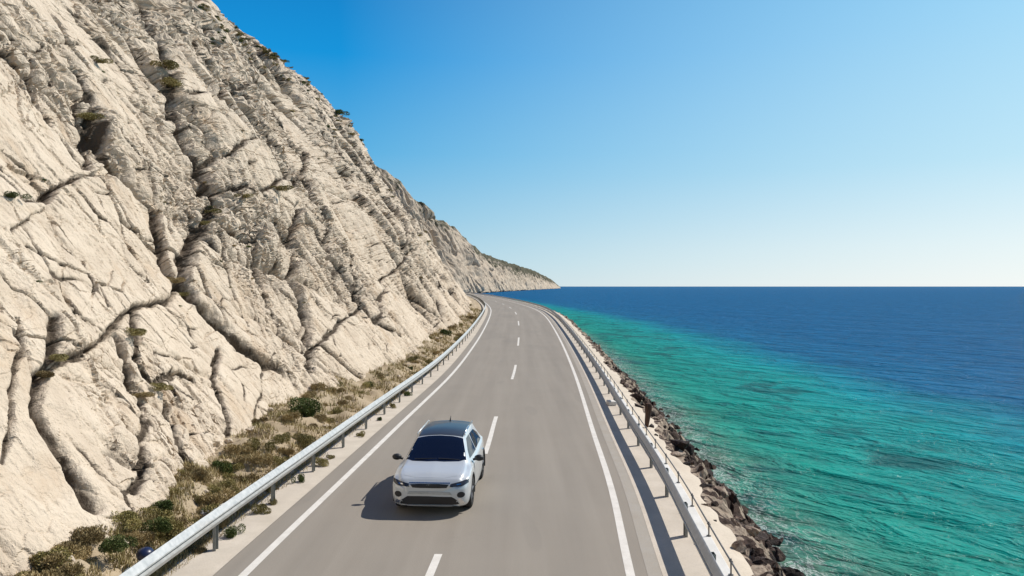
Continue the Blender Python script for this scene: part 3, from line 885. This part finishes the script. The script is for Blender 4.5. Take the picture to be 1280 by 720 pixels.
# ------------------------------------------------------------------ car
def build_car():
    L = 4.06
    car = empty('car')
    M_body = mat('silver_white_paint', (.62, .65, .66), .30, .3, .5, .7)
    M_roof = mat('reflection_toned_roof', (.045, .05, .06), .38, .2, .4, .25)  # silver paint darkened, the roof's sky reflection is put into its colour
    M_glass = mat('tinted_glass', (.006, .008, .018), .06, 0, .6)
    M_black = mat('black_plastic', (.018, .018, .02), .5)
    M_tyre = mat('tyre_rubber', (.02, .02, .02), .85)
    M_rim = mat('alloy_wheel', (.30, .31, .33), .35, .8)
    M_lamp = mat('headlight_glass', (.045, .05, .06), .08, .2, .8)
    M_chrome = mat('chrome_trim', (.75, .77, .8), .15, 1.0)
    M_red = mat('red_lamp', (.30, .01, .01), .2)
    k = lambda pts: curve(pts)
    zc = k([(0, .70), (.05, .79), (.14, .85), (.45, .94), (.84, 1.02), (1.25, 1.26), (1.62, 1.46), (1.95, 1.53), (2.6, 1.55), (3.2, 1.51), (3.55, 1.45), (3.75, 1.24), (3.93, .98), (4.02, .85), (L, .70)])
    zb = k([(0, .60), (.05, .69), (.14, .76), (.45, .84), (.84, .91), (1.3, .93), (2.4, .97), (3.4, 1.02), (3.8, .98), (4.0, .82), (L, .60)])
    wb = k([(0, .60), (.05, .72), (.14, .80), (.32, .85), (.6, .862), (1.2, .86), (2.5, .865), (3.4, .85), (3.75, .80), (3.95, .70), (L, .55)])
    we = k([(0, .50), (.05, .62), (.14, .68), (.32, .72), (.84, .715), (1.2, .645), (1.62, .575), (2.4, .585), (3.3, .575), (3.55, .56), (3.8, .60), (3.95, .60), (L, .45)])
    ze = k([(0, .675), (.05, .765), (.14, .825), (.45, .905), (.84, .98), (1.25, 1.21), (1.62, 1.40), (1.95, 1.465), (2.6, 1.485), (3.2, 1.45), (3.55, 1.39), (3.75, 1.19), (3.93, .94), (4.02, .82), (L, .66)])
    zs = k([(0, .22), (.2, .18), (.5, .20), (3.6, .22), (L, .32)])
    ys = np.unique(np.concatenate([np.linspace(0, .3, 14), np.linspace(.3, 3.5, 60), np.linspace(3.5, L, 20)]))
    rows = []
    for y in ys:
        b, e_, a, c_, d_, s_ = float(wb(y)), float(we(y)), float(zb(y)), float(zc(y)), float(ze(y)), float(zs(y))
        wm = b + .03
        pts = [(0, s_), (b * .85, s_), (b * .99, s_ + .05), (wm, s_ + .25), (wm, a - .12), (b + .005, a), (b - .05, a + .035 if c_ > 1.1 else a + .02),
               (e_ + .02, d_ - .02), (e_ - .03, d_ + .015), (e_ * .55, c_ - .015), (0, c_)]
        fine = []
        for i in range(len(pts) - 1):
            for j in range(5):
                t = j / 5
                fine.append((pts[i][0] * (1 - t) + pts[i + 1][0] * t, pts[i][1] * (1 - t) + pts[i + 1][1] * t))
        fine.append(pts[-1]); fine = np.array(fine)
        for _ in range(3):
            fine[1:-1] = (fine[:-2] + 2 * fine[1:-1] + fine[2:]) / 4
        t = max(0, 1 - y / .35); t2 = max(0, 1 - (L - y) / .4)
        yy = y + np.clip(fine[:, 1] - .62, 0, 1) * .35 * t + np.clip(.34 - fine[:, 1], 0, 1) * .5 * t - np.clip(.45 - fine[:, 1], 0, 1) * .4 * t2
        rows.append(np.stack([fine[:, 0], yy, fine[:, 1]], 1))
    bm = bmesh.new(); prev = None; nf = len(rows[0])
    ring0 = None
    for r in rows:
        ring = [bm.verts.new((p[0], p[1], p[2])) for p in r] + [bm.verts.new((-p[0], p[1], p[2])) for p in r[-2:0:-1]]
        if prev:
            for i in range(len(ring)):
                j = (i + 1) % len(ring)
                bm.faces.new((prev[i], prev[j], ring[j], ring[i]))
        else: ring0 = ring
        prev = ring
    bm.faces.new(ring0[::-1]); bm.faces.new(prev)
    bmesh.ops.recalc_face_normals(bm, faces=bm.faces)
    bvh = BVHTree.FromBMesh(bm)
    body = bm_obj('body', bm, M_body, car, smooth=True)
    WY = (.80, 3.28); WR = .355
    cb = bmesh.new()
    for wy in WY:
        for s in (-1, 1):
            cyl(cb, (s * .60, wy, WR), (s * 1.1, wy, WR), WR + .055, seg=40)
    cut = bm_obj('cut', cb, M_black)
    md = body.modifiers.new('b', 'BOOLEAN'); md.object = cut; md.operation = 'DIFFERENCE'; md.solver = 'EXACT'
    dg = bpy.context.evaluated_depsgraph_get()
    nm = bpy.data.meshes.new_from_object(body.evaluated_get(dg))
    body.modifiers.clear(); body.data = nm
    bpy.data.objects.remove(cut)
    for p_ in nm.polygons: p_.use_smooth = True
    nm.set_sharp_from_angle(angle=R(35))
    DIR = {'front': Vector((0, 1, 0)), 'top': Vector((0, 0, -1)), 'left': Vector((-1, 0, 0)), 'right': Vector((1, 0, 0)), 'rear': Vector((0, -1, 0))}
    def patch(name, poly, ax, m, offs=.004, thick=.02, parent=car, step=.05, smooth=True):
        d = DIR[ax]
        pts = []
        for i, a in enumerate(poly):       # resample the outline
            b = poly[(i + 1) % len(poly)]
            n = max(1, int(math.hypot(b[0] - a[0], b[1] - a[1]) / step))
            pts += [Vector((a[0] + (b[0] - a[0]) * j / n, a[1] + (b[1] - a[1]) * j / n)) for j in range(n)]
        nb_ = len(pts)
        xs = [p.x for p in pts]; ys2 = [p.y for p in pts]
        def inside(x, y):
            r = False
            for i in range(nb_):
                a, b = pts[i], pts[i - 1]
                if (a.y > y) != (b.y > y) and x < (b.x - a.x) * (y - a.y) / (b.y - a.y) + a.x: r = not r
            return r
        gx = np.arange(min(xs) + step / 2, max(xs), step); gy = np.arange(min(ys2) + step / 2, max(ys2), step)
        extra = [Vector((float(x), float(y))) for x in gx for y in gy if inside(x, y) and min((p - Vector((x, y))).length for p in pts) > step * .4]
        vs2, es, fs, _, _, _ = geometry.delaunay_2d_cdt(pts + extra, [(i, (i + 1) % nb_) for i in range(nb_)], [], 1, 1e-5)
        def org(p):
            if ax == 'front': return Vector((p.x, -3, p.y))
            if ax == 'rear': return Vector((p.x, 8, p.y))
            if ax == 'top': return Vector((p.x, p.y, 4))
            return Vector((3 if ax == 'left' else -3, p.x, p.y))
        V = []
        for p in vs2:
            h = bvh.ray_cast(org(p), d)
            if h[0] is None:
                q = bvh.find_nearest(org(p) + d * (3 if ax != 'rear' else 4)); loc, nn = q[0], q[1]
            else: loc, nn = h[0], h[1]
            V.append((loc + nn * offs, loc - nn * thick))
        bm = bmesh.new()
        top = [bm.verts.new(a) for a, b in V]
        bot = {}
        for f in fs: bm.faces.new([top[i] for i in f])
        edges = {}
        for f in fs:
            for i in range(3):
                e = tuple(sorted((f[i], f[(i + 1) % 3]))); edges[e] = edges.get(e, 0) + 1
        for (a, b), n in edges.items():
            if n == 1:
                for q in (a, b):
                    if q not in bot: bot[q] = bm.verts.new(V[q][1])
                bm.faces.new((top[a], top[b], bot[b], bot[a]))
        o = bm_obj(name, bm, m, parent, smooth)
        try: o.data.set_sharp_from_angle(angle=R(50))
        except Exception: pass
        return o
    patch('windshield', [(-.71, .97), (-.55, .885), (-.2, .85), (.2, .85), (.55, .885), (.71, .97), (.555, 1.60), (.3, 1.63), (-.3, 1.63), (-.555, 1.60)], 'top', M_glass)
    hood = patch('hood', [(-.66, .90), (-.5, .845), (-.2, .81), (.2, .81), (.5, .845), (.66, .90), (.67, .45), (.60, .22), (.3, .15), (-.3, .15), (-.60, .22), (-.67, .45)], 'top', M_body, .003)
    patch('roof_panel', [(-.545, 1.66), (.545, 1.66), (.545, 3.42), (-.545, 3.42)], 'top', M_roof, .005)
    patch('rear_window', [(-.52, 1.36), (.52, 1.36), (.60, 1.06), (-.60, 1.06)], 'rear', M_glass)
    patch('tailgate', [(-.6, .98), (.6, .98), (.55, .52), (-.55, .52)], 'rear', M_body)
    for s, ax in ((1, 'left'), (-1, 'right')):
        patch('side_window', [(1.20, 1.02), (1.42, 1.18), (1.78, 1.37), (2.13, 1.40), (2.13, 1.02)], ax, M_glass)
        patch('side_window', [(2.20, 1.03), (2.20, 1.40), (2.90, 1.38), (3.28, 1.22), (3.22, 1.07)], ax, M_glass)
        dr = patch('door', [(1.20, .30), (1.16, .90), (2.15, .93), (2.15, .28)], ax, M_body, .004, .02)
        bm = bmesh.new(); box(bm, s * .905, 2.0, .83, .03, .17, .03, bevel=.008); bm_obj('handle', bm, M_chrome, dr)
        dr = patch('door', [(2.18, .28), (2.18, .93), (3.05, .95), (3.02, .72), (2.86, .45), (2.82, .28)], ax, M_body, .004, .02)
        bm = bmesh.new(); box(bm, s * .905, 2.92, .86, .03, .17, .03, bevel=.008); bm_obj('handle', bm, M_chrome, dr)
        patch('side_skirt', [(1.22, .19), (2.84, .19), (2.84, .26), (1.22, .26)], ax, M_black, .012)
        hl = patch('headlight', [(s * .45, .655), (s * .47, .715), (s * .66, .755), (s * .84, .79), (s * .85, .72), (s * .70, .665)], 'front', M_lamp, .008, step=.03)
        patch('lens', [(s * .60, .69), (s * .60, .715), (s * .70, .725), (s * .70, .70)], 'front', M_chrome, .011, parent=hl, step=.03)
        patch('fog_lamp', [(s * (.70 + .085 * math.cos(a)), .49 + .065 * math.sin(a)) for a in np.linspace(0, 2 * math.pi, 12, endpoint=False)], 'front', M_black, .006, step=.03)
        patch('bumper_trim', [(s * .62, .42), (s * .70, .42), (s * .78, .30), (s * .70, .27)], 'front', M_chrome, .010, step=.04)
        patch('tail_light', [(s * .52, .86), (s * .52, .98), (s * .74, .98), (s * .72, .88)], 'rear', M_red, .006)
        # mirror
        bm = bmesh.new()
        bmesh.ops.create_uvsphere(bm, u_segments=16, v_segments=10, radius=1, matrix=Matrix.Translation((s * .985, 1.22, 1.03)) @ Matrix.Diagonal((.115, .075, .075, 1)))
        cyl(bm, (s * .84, 1.24, .98), (s * .93, 1.23, 1.01), .028, .035)
        mi = bm_obj('mirror', bm, M_black, car, True)
        # wheel arch trim and wheels
        for wy in WY:
            bm = bmesh.new(); n = 28; rr = [WR + .045, WR + .085]
            prev = None
            for j in range(n + 1):
                a = R(-18) + R(216) * j / n
                yv, zv = math.cos(a), math.sin(a)
                ring = []
                for rad, xo in ((rr[0], .86), (rr[0], .905), (rr[1], .900), (rr[1], .86)):
                    ring.append(bm.verts.new((s * (xo if wy > 2 else xo - .01), wy + rad * yv, WR + rad * zv)))
                if prev:
                    for i in range(4): bm.faces.new((prev[i], prev[(i + 1) % 4], ring[(i + 1) % 4], ring[i]))
                prev = ring
            bm_obj('arch_trim', bm, M_black, car)
            wh = empty('wheel', (s * .775, wy, WR)); wh.parent = car
            bm = bmesh.new(); prof = [(.205, -.10), (.30, -.11), (.35, -.09), (.355, -.05), (.355, .05), (.35, .09), (.30, .11), (.205, .10)]
            prev = None; first = None; n = 36
            for j in range(n):
                a = 2 * math.pi * j / n
                ring = [bm.verts.new((x, r * math.cos(a), r * math.sin(a))) for r, x in prof]
                if prev:
                    for i in range(len(prof) - 1): bm.faces.new((prev[i], prev[i + 1], ring[i + 1], ring[i]))
                else: first = ring
                prev = ring
            for i in range(len(prof) - 1): bm.faces.new((prev[i], prev[i + 1], first[i + 1], first[i]))
            bm_obj('tyre', bm, M_tyre, wh, True)
            bm = bmesh.new()
            cyl(bm, (s * .02, 0, 0), (s * .035, 0, 0), .205, seg=32); cyl(bm, (s * .03, 0, 0), (s * .09, 0, 0), .05, .035, seg=16)
            for j in range(5):
                a = 2 * math.pi * j / 5 + .3
                cyl(bm, (s * .07, .04 * math.cos(a), .04 * math.sin(a)), (s * .085, .205 * math.cos(a), .205 * math.sin(a)), .026, .02, seg=8)
            bm_obj('rim', bm, M_rim, wh)
    patch('upper_grille', [(-.38, .635), (-.43, .70), (-.2, .712), (.2, .712), (.43, .70), (.38, .635), (.2, .625), (-.2, .625)], 'front', M_black, .006, step=.04)
    lg = patch('lower_grille', [(-.62, .37), (-.50, .44), (.50, .44), (.62, .37), (.66, .28), (.5, .255), (-.5, .255), (-.66, .28)], 'front', M_black, .006, step=.04)
    patch('bumper_bar', [(-.50, .49), (-.46, .545), (.46, .545), (.50, .49)], 'front', M_galv, .014, step=.04)
    patch('chrome_strip', [(-.46, .722), (-.46, .74), (.46, .74), (.46, .722)], 'front', M_chrome, .012, step=.04)
    patch('bumper_lip', [(-.66, .215), (-.60, .25), (.60, .25), (.66, .215)], 'front', M_chrome, .012, step=.04)
    bm = bmesh.new(); cyl(bm, (.0, 3.30, 1.50), (0, 3.42, 1.62), .022, .006, 10); bm_obj('antenna', bm, M_black, car, True)
    for s in (-1, 1):
        bm = bmesh.new(); cyl(bm, (s * .575, 1.75, 1.50), (s * .585, 3.35, 1.505), .016, seg=8)
        for yv in (1.75, 2.5, 3.35): cyl(bm, (s * .58, yv, 1.44), (s * .58, yv, 1.50), .014, seg=8)
        bm_obj('roof_rail', bm, M_chrome if s > 0 else M_body, car, True)
    for x0, x1 in ((-.50, .02), (.06, .56)):
        bm = bmesh.new(); p0 = bvh.ray_cast(Vector((x0, .93, 4)), DIR['top'])[0]; p1 = bvh.ray_cast(Vector((x1, .90, 4)), DIR['top'])[0]
        cyl(bm, p0 + Vector((0, -.02, .02)), p1 + Vector((0, .04, .02)), .009, seg=6); bm_obj('wiper', bm, M_black, car)
    return car, L
car, CARL = build_car()
# the parts were modelled with y = distance from the nose; put the empty at the middle of the base
for ch in car.children:
    if ch.type == 'EMPTY': ch.location.y -= CARL / 2
    else: ch.data.transform(Matrix.Translation((0, -CARL / 2, 0)))
    for g in ch.children:
        if ch.type != 'EMPTY': g.data.transform(Matrix.Translation((0, -CARL / 2, 0)))
car.location = (-1.72, 17.95, .003)
car.rotation_euler = (0, 0, -.055)
tag(car, 'silver white hatchback with roof toned like reflected sky and black windscreen driving along the road', 'car')

# ------------------------------------------------------------------ plants
def leaf_mesh(name, n, rx, rz, leaf, seed, m, kind='bush'):
    r = np.random.default_rng(seed)
    nl = r.integers(5, 9)
    lob = np.stack([r.normal(0, .33, nl), r.normal(0, .33, nl), r.uniform(.15, .62, nl)], 1)
    lr = r.uniform(.28, .48, nl)
    V = np.zeros((n, 4, 3)); tone = np.zeros((n, 4))
    k = r.integers(0, nl, n)
    d = r.normal(0, 1, (n, 3)); d /= np.linalg.norm(d, axis=1)[:, None]
    rad = lr[k] * r.uniform(.45, 1.08, n) ** .5
    c = lob[k] + d * rad[:, None]
    c[:, 2] = np.abs(c[:, 2]) * .95 + .01
    c *= np.array([rx, rx, rz]) * 1.25
    up = d * .5 + r.normal(0, .5, (n, 3)) + np.array([0, 0, .6]); up /= np.linalg.norm(up, axis=1)[:, None]
    sd_ = np.cross(up, r.normal(0, 1, (n, 3))); sd_ /= np.linalg.norm(sd_, axis=1)[:, None]
    ln = leaf * r.uniform(.6, 1.5, n)[:, None]; wd = ln * (.42 if kind == 'bush' else .12)
    V[:, 0] = c; V[:, 1] = c + up * ln * .5 + sd_ * wd; V[:, 2] = c + up * ln; V[:, 3] = c + up * ln * .5 - sd_ * wd
    tone[:] = np.clip(.45 + .25 * r.normal(0, 1, n) + .15 * r.normal(0, 1, nl)[k], 0, 1)[:, None]
    me = bpy.data.meshes.new(name)
    me.vertices.add(n * 4); me.vertices.foreach_set('co', V.reshape(-1).astype(np.float32))
    me.loops.add(n * 4); me.loops.foreach_set('vertex_index', np.arange(n * 4, dtype=np.int32))
    me.polygons.add(n); me.polygons.foreach_set('loop_start', np.arange(0, n * 4, 4, dtype=np.int32))
    me.update(calc_edges=True)
    a = me.attributes.new('tone', 'FLOAT', 'POINT'); a.data.foreach_set('value', tone.reshape(-1).astype(np.float32))
    me.materials.append(m)
    return me
def twig_mesh(seed):
    r = random.Random(seed); bm = bmesh.new()
    for _ in range(9):
        a = r.uniform(0, 6.28); l = r.uniform(.25, .5); t = r.uniform(.2, .7)
        cyl(bm, (0, 0, -.06), (math.cos(a) * l * t, math.sin(a) * l * t, l * .8), .014, .004, 5)
    me = bpy.data.meshes.new('stem'); bm.to_mesh(me); bm.free(); me.materials.append(M_twig); return me
SH = {'green': [leaf_mesh('shrub', 3600, .5, .48, .045, s, M_green) for s in (1, 2, 3)],
      'olive': [leaf_mesh('shrub', 3400, .5, .42, .042, s, M_olive) for s in (11, 12, 13, 14)],
      'straw': [leaf_mesh('shrub', 3600, .5, .38, .09, s, M_straw, 'dry') for s in (21, 22, 23)]}
TW = twig_mesh(5)
rs = random.Random(3)
def shrub(p, r, kind, label, name='shrub', cat='shrub', group=None, sz=1.0, stems=True):
    o = bpy.data.objects.new(name, rs.choice(SH[kind])); link(o)
    o.location = p; o.rotation_euler = (0, 0, rs.uniform(0, 6.28)); o.scale = (2 * r, 2 * r * rs.uniform(.8, 1.15), 2 * r * sz)
    tag(o, label, cat, group)
    if stems: link(bpy.data.objects.new('stem', TW), o)
    return o
def verge_at(px, py):
    y = 15.0
    for _ in range(25):
        x = (px - CX) / F * y
        z = float(verge_h(np.array(x), np.array(y)))
        y = F * (CAM_Z - z) / (py - CY)
    return Vector(((px - CX) / F * y, y, z - .04))

CLIFF_SHRUBS = [
 (115, 148, 15, 'olive', 'round dark bush in the notch above the leaning slab'),
 (120, 74, 10, 'olive', 'small dark bush high on the smooth slab at the upper left'),
 (204, 82, 15, 'olive', 'upper of two large bushes in the dark gully near the top of the cliff'),
 (212, 106, 16, 'olive', 'lower of two large bushes in the dark gully near the top of the cliff'),
 (14, 243, 11, 'green', 'yellowish green plant on the ledge at the left edge of the cliff'),
 (70, 447, 14, 'olive', 'upper brown bush on the crack at the left of the lower slabs'),
 (56, 466, 15, 'straw', 'lower straw coloured bush hanging on the crack at the left of the lower slabs'),
 (166, 414, 15, 'olive', 'olive tuft lying along the joint above the lower rounded rocks'),
 (198, 484, 15, 'olive', 'olive brown bush on the ledge in the middle of the lower rocks'),
 (180, 492, 10, 'straw', 'dry tuft just below the ledge bush on the lower rocks'),
 (259, 264, 12, 'olive', 'olive bush at the head of the gully beside the big buttress'),
 (250, 278, 9, 'olive', 'small olive bush just under the larger gully bush'),
 (218, 350, 12, 'straw', 'dry bush where the gully bends between slab and buttress'),
 (228, 366, 9, 'olive', 'dark tuft below the bend of the gully'),
 (345, 234, 11, 'olive', 'low bush on the ledge above the big buttress'),
 (302, 243, 8, 'olive', 'thin tuft on the ledge above the buttress, left of the low bush'),
 (425, 138, 9, 'green', 'dark bush standing out on the skyline halfway down the ridge'),
]
for px, py, rp, kd, lb in CLIFF_SHRUBS:
    p = cliff_at(px, py + 4)
    r = rp * p.y / F * .8
    shrub(p + Vector((.22 * r, 0, .05 * r)), r * 1.25, kd, lb, sz=.62)
SKY_PTS = [(250, 2), (300, 36), (330, 56), (366, 74), (415, 128), (450, 168), (500, 218), (545, 274), (573, 292), (598, 318)]
k = 0
for i in range(120):
    t = rs.random() ** 1.2 * (len(SKY_PTS) - 1.001); a = int(t); u = t - a
    px = SKY_PTS[a][0] * (1 - u) + SKY_PTS[a + 1][0] * u; py = SKY_PTS[a][1] * (1 - u) + SKY_PTS[a + 1][1] * u
    dd = abs(rs.gauss(0, 12)) - 2
    p = cliff_at(px - dd * .7, py + dd * .7 + 2)
    shrub(p, min(1.1, rs.uniform(2.2, 5.0) * p.y / F * .8), rs.choice(['green', 'olive', 'olive']),
          'small dark scrub bush on the broken rock along the top edge of the cliff', group='scrub bushes along the cliff top', sz=.8, stems=False)
for i in range(60):
    px, py = rs.uniform(40, 560), rs.uniform(20, 400)
    sk = np.interp(px, [p[0] for p in SKY_PTS], [p[1] for p in SKY_PTS])
    if py < sk + 15 or px < 150 and rs.random() < .6: continue
    if px > 250 and py > 358 + (560 - px) * .3: continue
    p = cliff_at(px, py)
    shrub(p - Vector((0, 0, .05)), rs.uniform(2.0, 4.5) * p.y / F * .8, rs.choice(['olive', 'straw', 'green']),
          'tiny tuft rooted in a crack of the cliff face', name='cliff_tuft', group='tiny tufts on the cliff face', sz=.7, stems=False)

VERGE_SHRUBS = [
 (144, 686, 17, 'green', 'bright green bush at the lower left of the verge'),
 (116, 704, 13, 'olive', 'olive bush beside the green one at the bottom left corner'),
 (202, 640, 17, 'green', 'upper of the two green bushes close to the crash barrier'),
 (200, 662, 16, 'green', 'lower of the two green bushes close to the crash barrier'),
 (388, 520, 20, 'green', 'largest green bush on the verge below the boulder pile'),
 (352, 552, 12, 'olive', 'olive bush left of the barrier below the large green bush'),
 (380, 556, 15, 'olive', 'olive bush against the barrier below the large green bush'),
 (350, 580, 15, 'olive', 'dark olive bush leaning over the top of the barrier'),
 (212, 606, 16, 'straw', 'dry brown mound against the foot of the rounded rocks'),
 (100, 676, 17, 'straw', 'dry brown mound at the foot of the smooth slabs'),
 (556, 420, 9, 'green', 'green bush by the far part of the barrier'),
 (572, 410, 8, 'olive', 'olive bush near the bend where the cliff meets the barrier'),
]
for px, py, rp, kd, lb in VERGE_SHRUBS:
    p = verge_at(px, py)
    shrub(p, rp * p.y / F, kd, lb)
k = 0
for i in range(900):
    if k >= 140: break
    y = 1 / rs.uniform(1 / 9.5, 1 / 130)
    f, r_ = float(FOOT(y)), float(XL(y)) - 1.35
    u = rs.random(); x = f - .2 + (r_ - f + .1) * u
    if vnoise(np.array(x * .55), np.array(y * .35), 61) < -.22: continue
    r = rs.uniform(.14, .34) * (1.0 if y < 60 else 1.5)
    kd = rs.choices(['straw', 'olive', 'green'], [8, 4, 1])[0]
    lb = {'straw': 'dry straw coloured bush among others on the verge under the cliff', 'olive': 'low olive brown bush among others on the verge under the cliff',
          'green': 'small green bush among the dry ones on the verge under the cliff'}[kd]
    shrub(Vector((x, y, float(verge_h(np.array(x), np.array(y))) - .05)), r, kd, lb,
          group={'straw': 'dry bushes on the verge', 'olive': 'olive bushes on the verge', 'green': 'small green bushes on the verge'}[kd], stems=y < 40)
    k += 1
# weeds growing round the barrier posts
for y in (9.6, 12.0, 14.6, 15.9, 16.8, 18.6, 20.2, 21.6, 24.3, 27.4, 30.4, 33.5):
    shrub(Vector((float(RAIL_L(y)) + rs.uniform(-.10, .08), y + rs.uniform(-.3, .3), .0)), rs.uniform(.11, .2), rs.choice(['green', 'olive']),
          'small weed growing at the foot of the barrier posts by the pale strip', name='weed', cat='weed', group='weeds along the barrier foot', stems=False, sz=1.2)

# dry grass over the whole verge: nobody could count it
n = 70000
yy = 1 / RNG.uniform(1 / 120, 1 / 8.5, n); u = RNG.random(n)
ff, rr_ = FOOT(yy), XL(yy) - 1.25
xx = ff - .5 + (rr_ - ff + .5) * u
keep = (fbm(xx * .9, yy * .7, 3, 66) + .15) > RNG.normal(0, .12, n)
xx, yy = xx[keep], yy[keep]; n = len(xx)
zz = verge_h(xx, yy) - .02
a = RNG.uniform(0, 6.28, n); ln = RNG.uniform(.05, .15, n) * (1 + yy / 60); le = RNG.uniform(.1, .8, n) * ln
wd = .006 + .00045 * yy
V = np.zeros((n, 3, 3)); dx, dy = np.cos(a), np.sin(a)
V[:, 0] = np.stack([xx - dy * wd, yy + dx * wd, zz], 1); V[:, 1] = np.stack([xx + dy * wd, yy - dx * wd, zz], 1)
V[:, 2] = np.stack([xx + dx * le, yy + dy * le, zz + ln], 1)
me = bpy.data.meshes.new('dry_grass')
me.vertices.add(n * 3); me.vertices.foreach_set('co', V.reshape(-1).astype(np.float32))
me.loops.add(n * 3); me.loops.foreach_set('vertex_index', np.arange(n * 3, dtype=np.int32))
me.polygons.add(n); me.polygons.foreach_set('loop_start', np.arange(0, n * 3, 3, dtype=np.int32)); me.update(calc_edges=True)
tn = np.repeat(np.clip(.5 + .25 * RNG.normal(0, 1, n) + .5 * vnoise(xx * .5, yy * .5, 67), 0, 1), 3)
at = me.attributes.new('tone', 'FLOAT', 'POINT'); at.data.foreach_set('value', tn.astype(np.float32))
me.materials.append(leaf_mat('grass_blades', (.24, .21, .08), (.42, .33, .16), (.60, .49, .29)))
tag(link(bpy.data.objects.new('dry_grass', me)), 'dry brown and olive grass covering the verge between cliff and barrier', 'grass', kind='stuff')

# ------------------------------------------------------------------ rocks
def rock_mesh(name, seed, m, sub=3, flat=.7):
    bm = bmesh.new(); bmesh.ops.create_icosphere(bm, subdivisions=sub, radius=.5)
    r = np.random.default_rng(seed)
    pl = r.normal(0, 1, (15, 3)); pl /= np.linalg.norm(pl, axis=1)[:, None]; dd = r.uniform(.19, .38, 15)
    for v in bm.verts:
        p = np.array(v.co)
        for q_, d_ in zip(pl, dd):
            e_ = p @ q_ - d_
            if e_ > 0: p = p - q_ * e_ * .92
        nn = float(vnoise(np.array(p[0] * 6 + seed), np.array(p[1] * 6 + p[2] * 5), seed))
        p = p * (1 + .20 * nn); v.co = (p[0] * 1.2, p[1] * .95, p[2] * flat * 1.2)
    me = bpy.data.meshes.new(name); bm.to_mesh(me); bm.free(); me.materials.append(m)
    return me
ROCKS = [rock_mesh('shore_rock', 100 + i, M_dark_rock, 3, rs.uniform(.6, .95)) for i in range(12)]
def bank_z(x, y):
    t = (x - float(ledge_edge(np.array(y)))) / 3.7
    s_ = float(sstep(0, .62, np.array(t)))
    return (float(road_z(y)) - .13) * (1 - s_) + (SEA - .05) * s_ - .8 * float(sstep(.6, 1, np.array(t)))
for i in range(296):
    y = 1 / rs.uniform(1 / 9.0, 1 / 165) if i % 3 else rs.uniform(10, 60)
    big = rs.random()
    t = rs.betavariate(1.3, 1.2) * 2.5 - .25
    x = float(ledge_edge(np.array(y))) + t
    s = (.18 + .46 * big ** 2.6) * (1 + y / 160)
    if t < .3: s = min(s, .42)
    o = link(bpy.data.objects.new('shore_rock', rs.choice(ROCKS)))
    o.location = (x, y, max(bank_z(x, y), SEA - .12) + s * .12)
    o.scale = (s, s * rs.uniform(.7, 1.2), s * rs.uniform(.7, 1.1)); o.rotation_euler = (rs.uniform(-.5, .5), rs.uniform(-.5, .5), rs.uniform(0, 6.28))
    tag(o, 'jagged dark brown rock among many on the bank between pale ledge and water', 'rock', 'dark rocks along the shore')
M_stone = rock_mat('pale_stone')
ST = [rock_mesh('stone', 300 + i, M_stone, 2, .6) for i in range(5)]
for i in range(46):
    y = 1 / rs.uniform(1 / 10, 1 / 70); f = float(FOOT(y)); x = f + rs.random() ** 1.5 * (float(XL(y)) - 1.4 - f)
    s = rs.uniform(.12, .5)
    o = link(bpy.data.objects.new('stone', rs.choice(ST))); o.location = (x, y, float(verge_h(np.array(x), np.array(y))) + s * .05)
    o.scale = (s, s * .8, s * .8); o.rotation_euler = (0, 0, rs.uniform(0, 6.28))
    tag(o, 'pale stone fallen among the bushes at the foot of the cliff', 'stone', 'fallen stones on the verge')

# ------------------------------------------------------------------ small things
pm = mat('weathered_brown_wood', rough=.9)
t = NT(pm); nn = t.noise(t.coord(scale=(8, 8, 1)), 3, 5, .7)
t.out(t.ramp(nn, [(.3, (.035, .018, .012)), (.7, (.11, .055, .035))]), t.bump(nn, .6, .02))
bm = bmesh.new()
rings = [(.0, .065), (.25, .085), (.5, .105), (.72, .125), (.84, .12), (.88, .08)]
prev = None
for z, r in rings:
    ring = [bm.verts.new((r * (1 + .18 * math.sin(3 * a + z * 4)) * math.cos(a), r * .8 * (1 + .15 * math.cos(2 * a)) * math.sin(a), z)) for a in np.linspace(0, 2 * math.pi, 14, endpoint=False)]
    if prev:
        for i in range(14): bm.faces.new((prev[i], prev[(i + 1) % 14], ring[(i + 1) % 14], ring[i]))
    else: bm.faces.new(ring[::-1])
    prev = ring
bm.faces.new(prev)
o = bm_obj('wooden_post', bm, pm, smooth=True); o.location = (4.9, 26.2, -.02); o.rotation_euler = (R(3), R(4), 0)
tag(o, 'dark brown weathered post standing upright on the pale ledge above the shore rocks', 'post')
bm = bmesh.new(); box(bm, 0, 0, .09, .34, .5, .18, bevel=.02)
o = bm_obj('concrete_block', bm, M_kerb); o.location = (float(RAIL_R(31)) - .12, 30.9, .01); o.rotation_euler = (0, 0, .1)
tag(o, 'small whitish concrete block set between two posts of the seaward barrier', 'block')
bm = bmesh.new(); box(bm, 0, 0, .09, .62, .36, .10, bevel=.025); box(bm, -.02, 0, .02, .4, .26, .08)
o = bm_obj('stone_slab', bm, M_kerb); o.location = (-6.45, 15.7, float(verge_h(np.array(-6.45), np.array(15.7)))); o.rotation_euler = (R(4), R(-6), .5)
tag(o, 'flat pale slab lying on the verge just behind the crash barrier', 'slab')
mk = empty('marker_stub', (-6.50, 12.75, float(verge_h(np.array(-6.50), np.array(12.75))) + .04), .3)
tag(mk, 'short white marker stub with a dark blue cap behind the near end of the barrier', 'marker')
bm = bmesh.new(); cyl(bm, (0, 0, -.2), (0, 0, .36), .125, .115, 20); bm_obj('base', bm, M_kerb, mk, True)
bm = bmesh.new(); bmesh.ops.create_uvsphere(bm, u_segments=20, v_segments=12, radius=.15, matrix=Matrix.Translation((0, 0, .38)) @ Matrix.Diagonal((1, 1, .8, 1)))
bm_obj('cap', bm, mat('dark_blue_plastic', (.012, .02, .06), .35), mk, True)
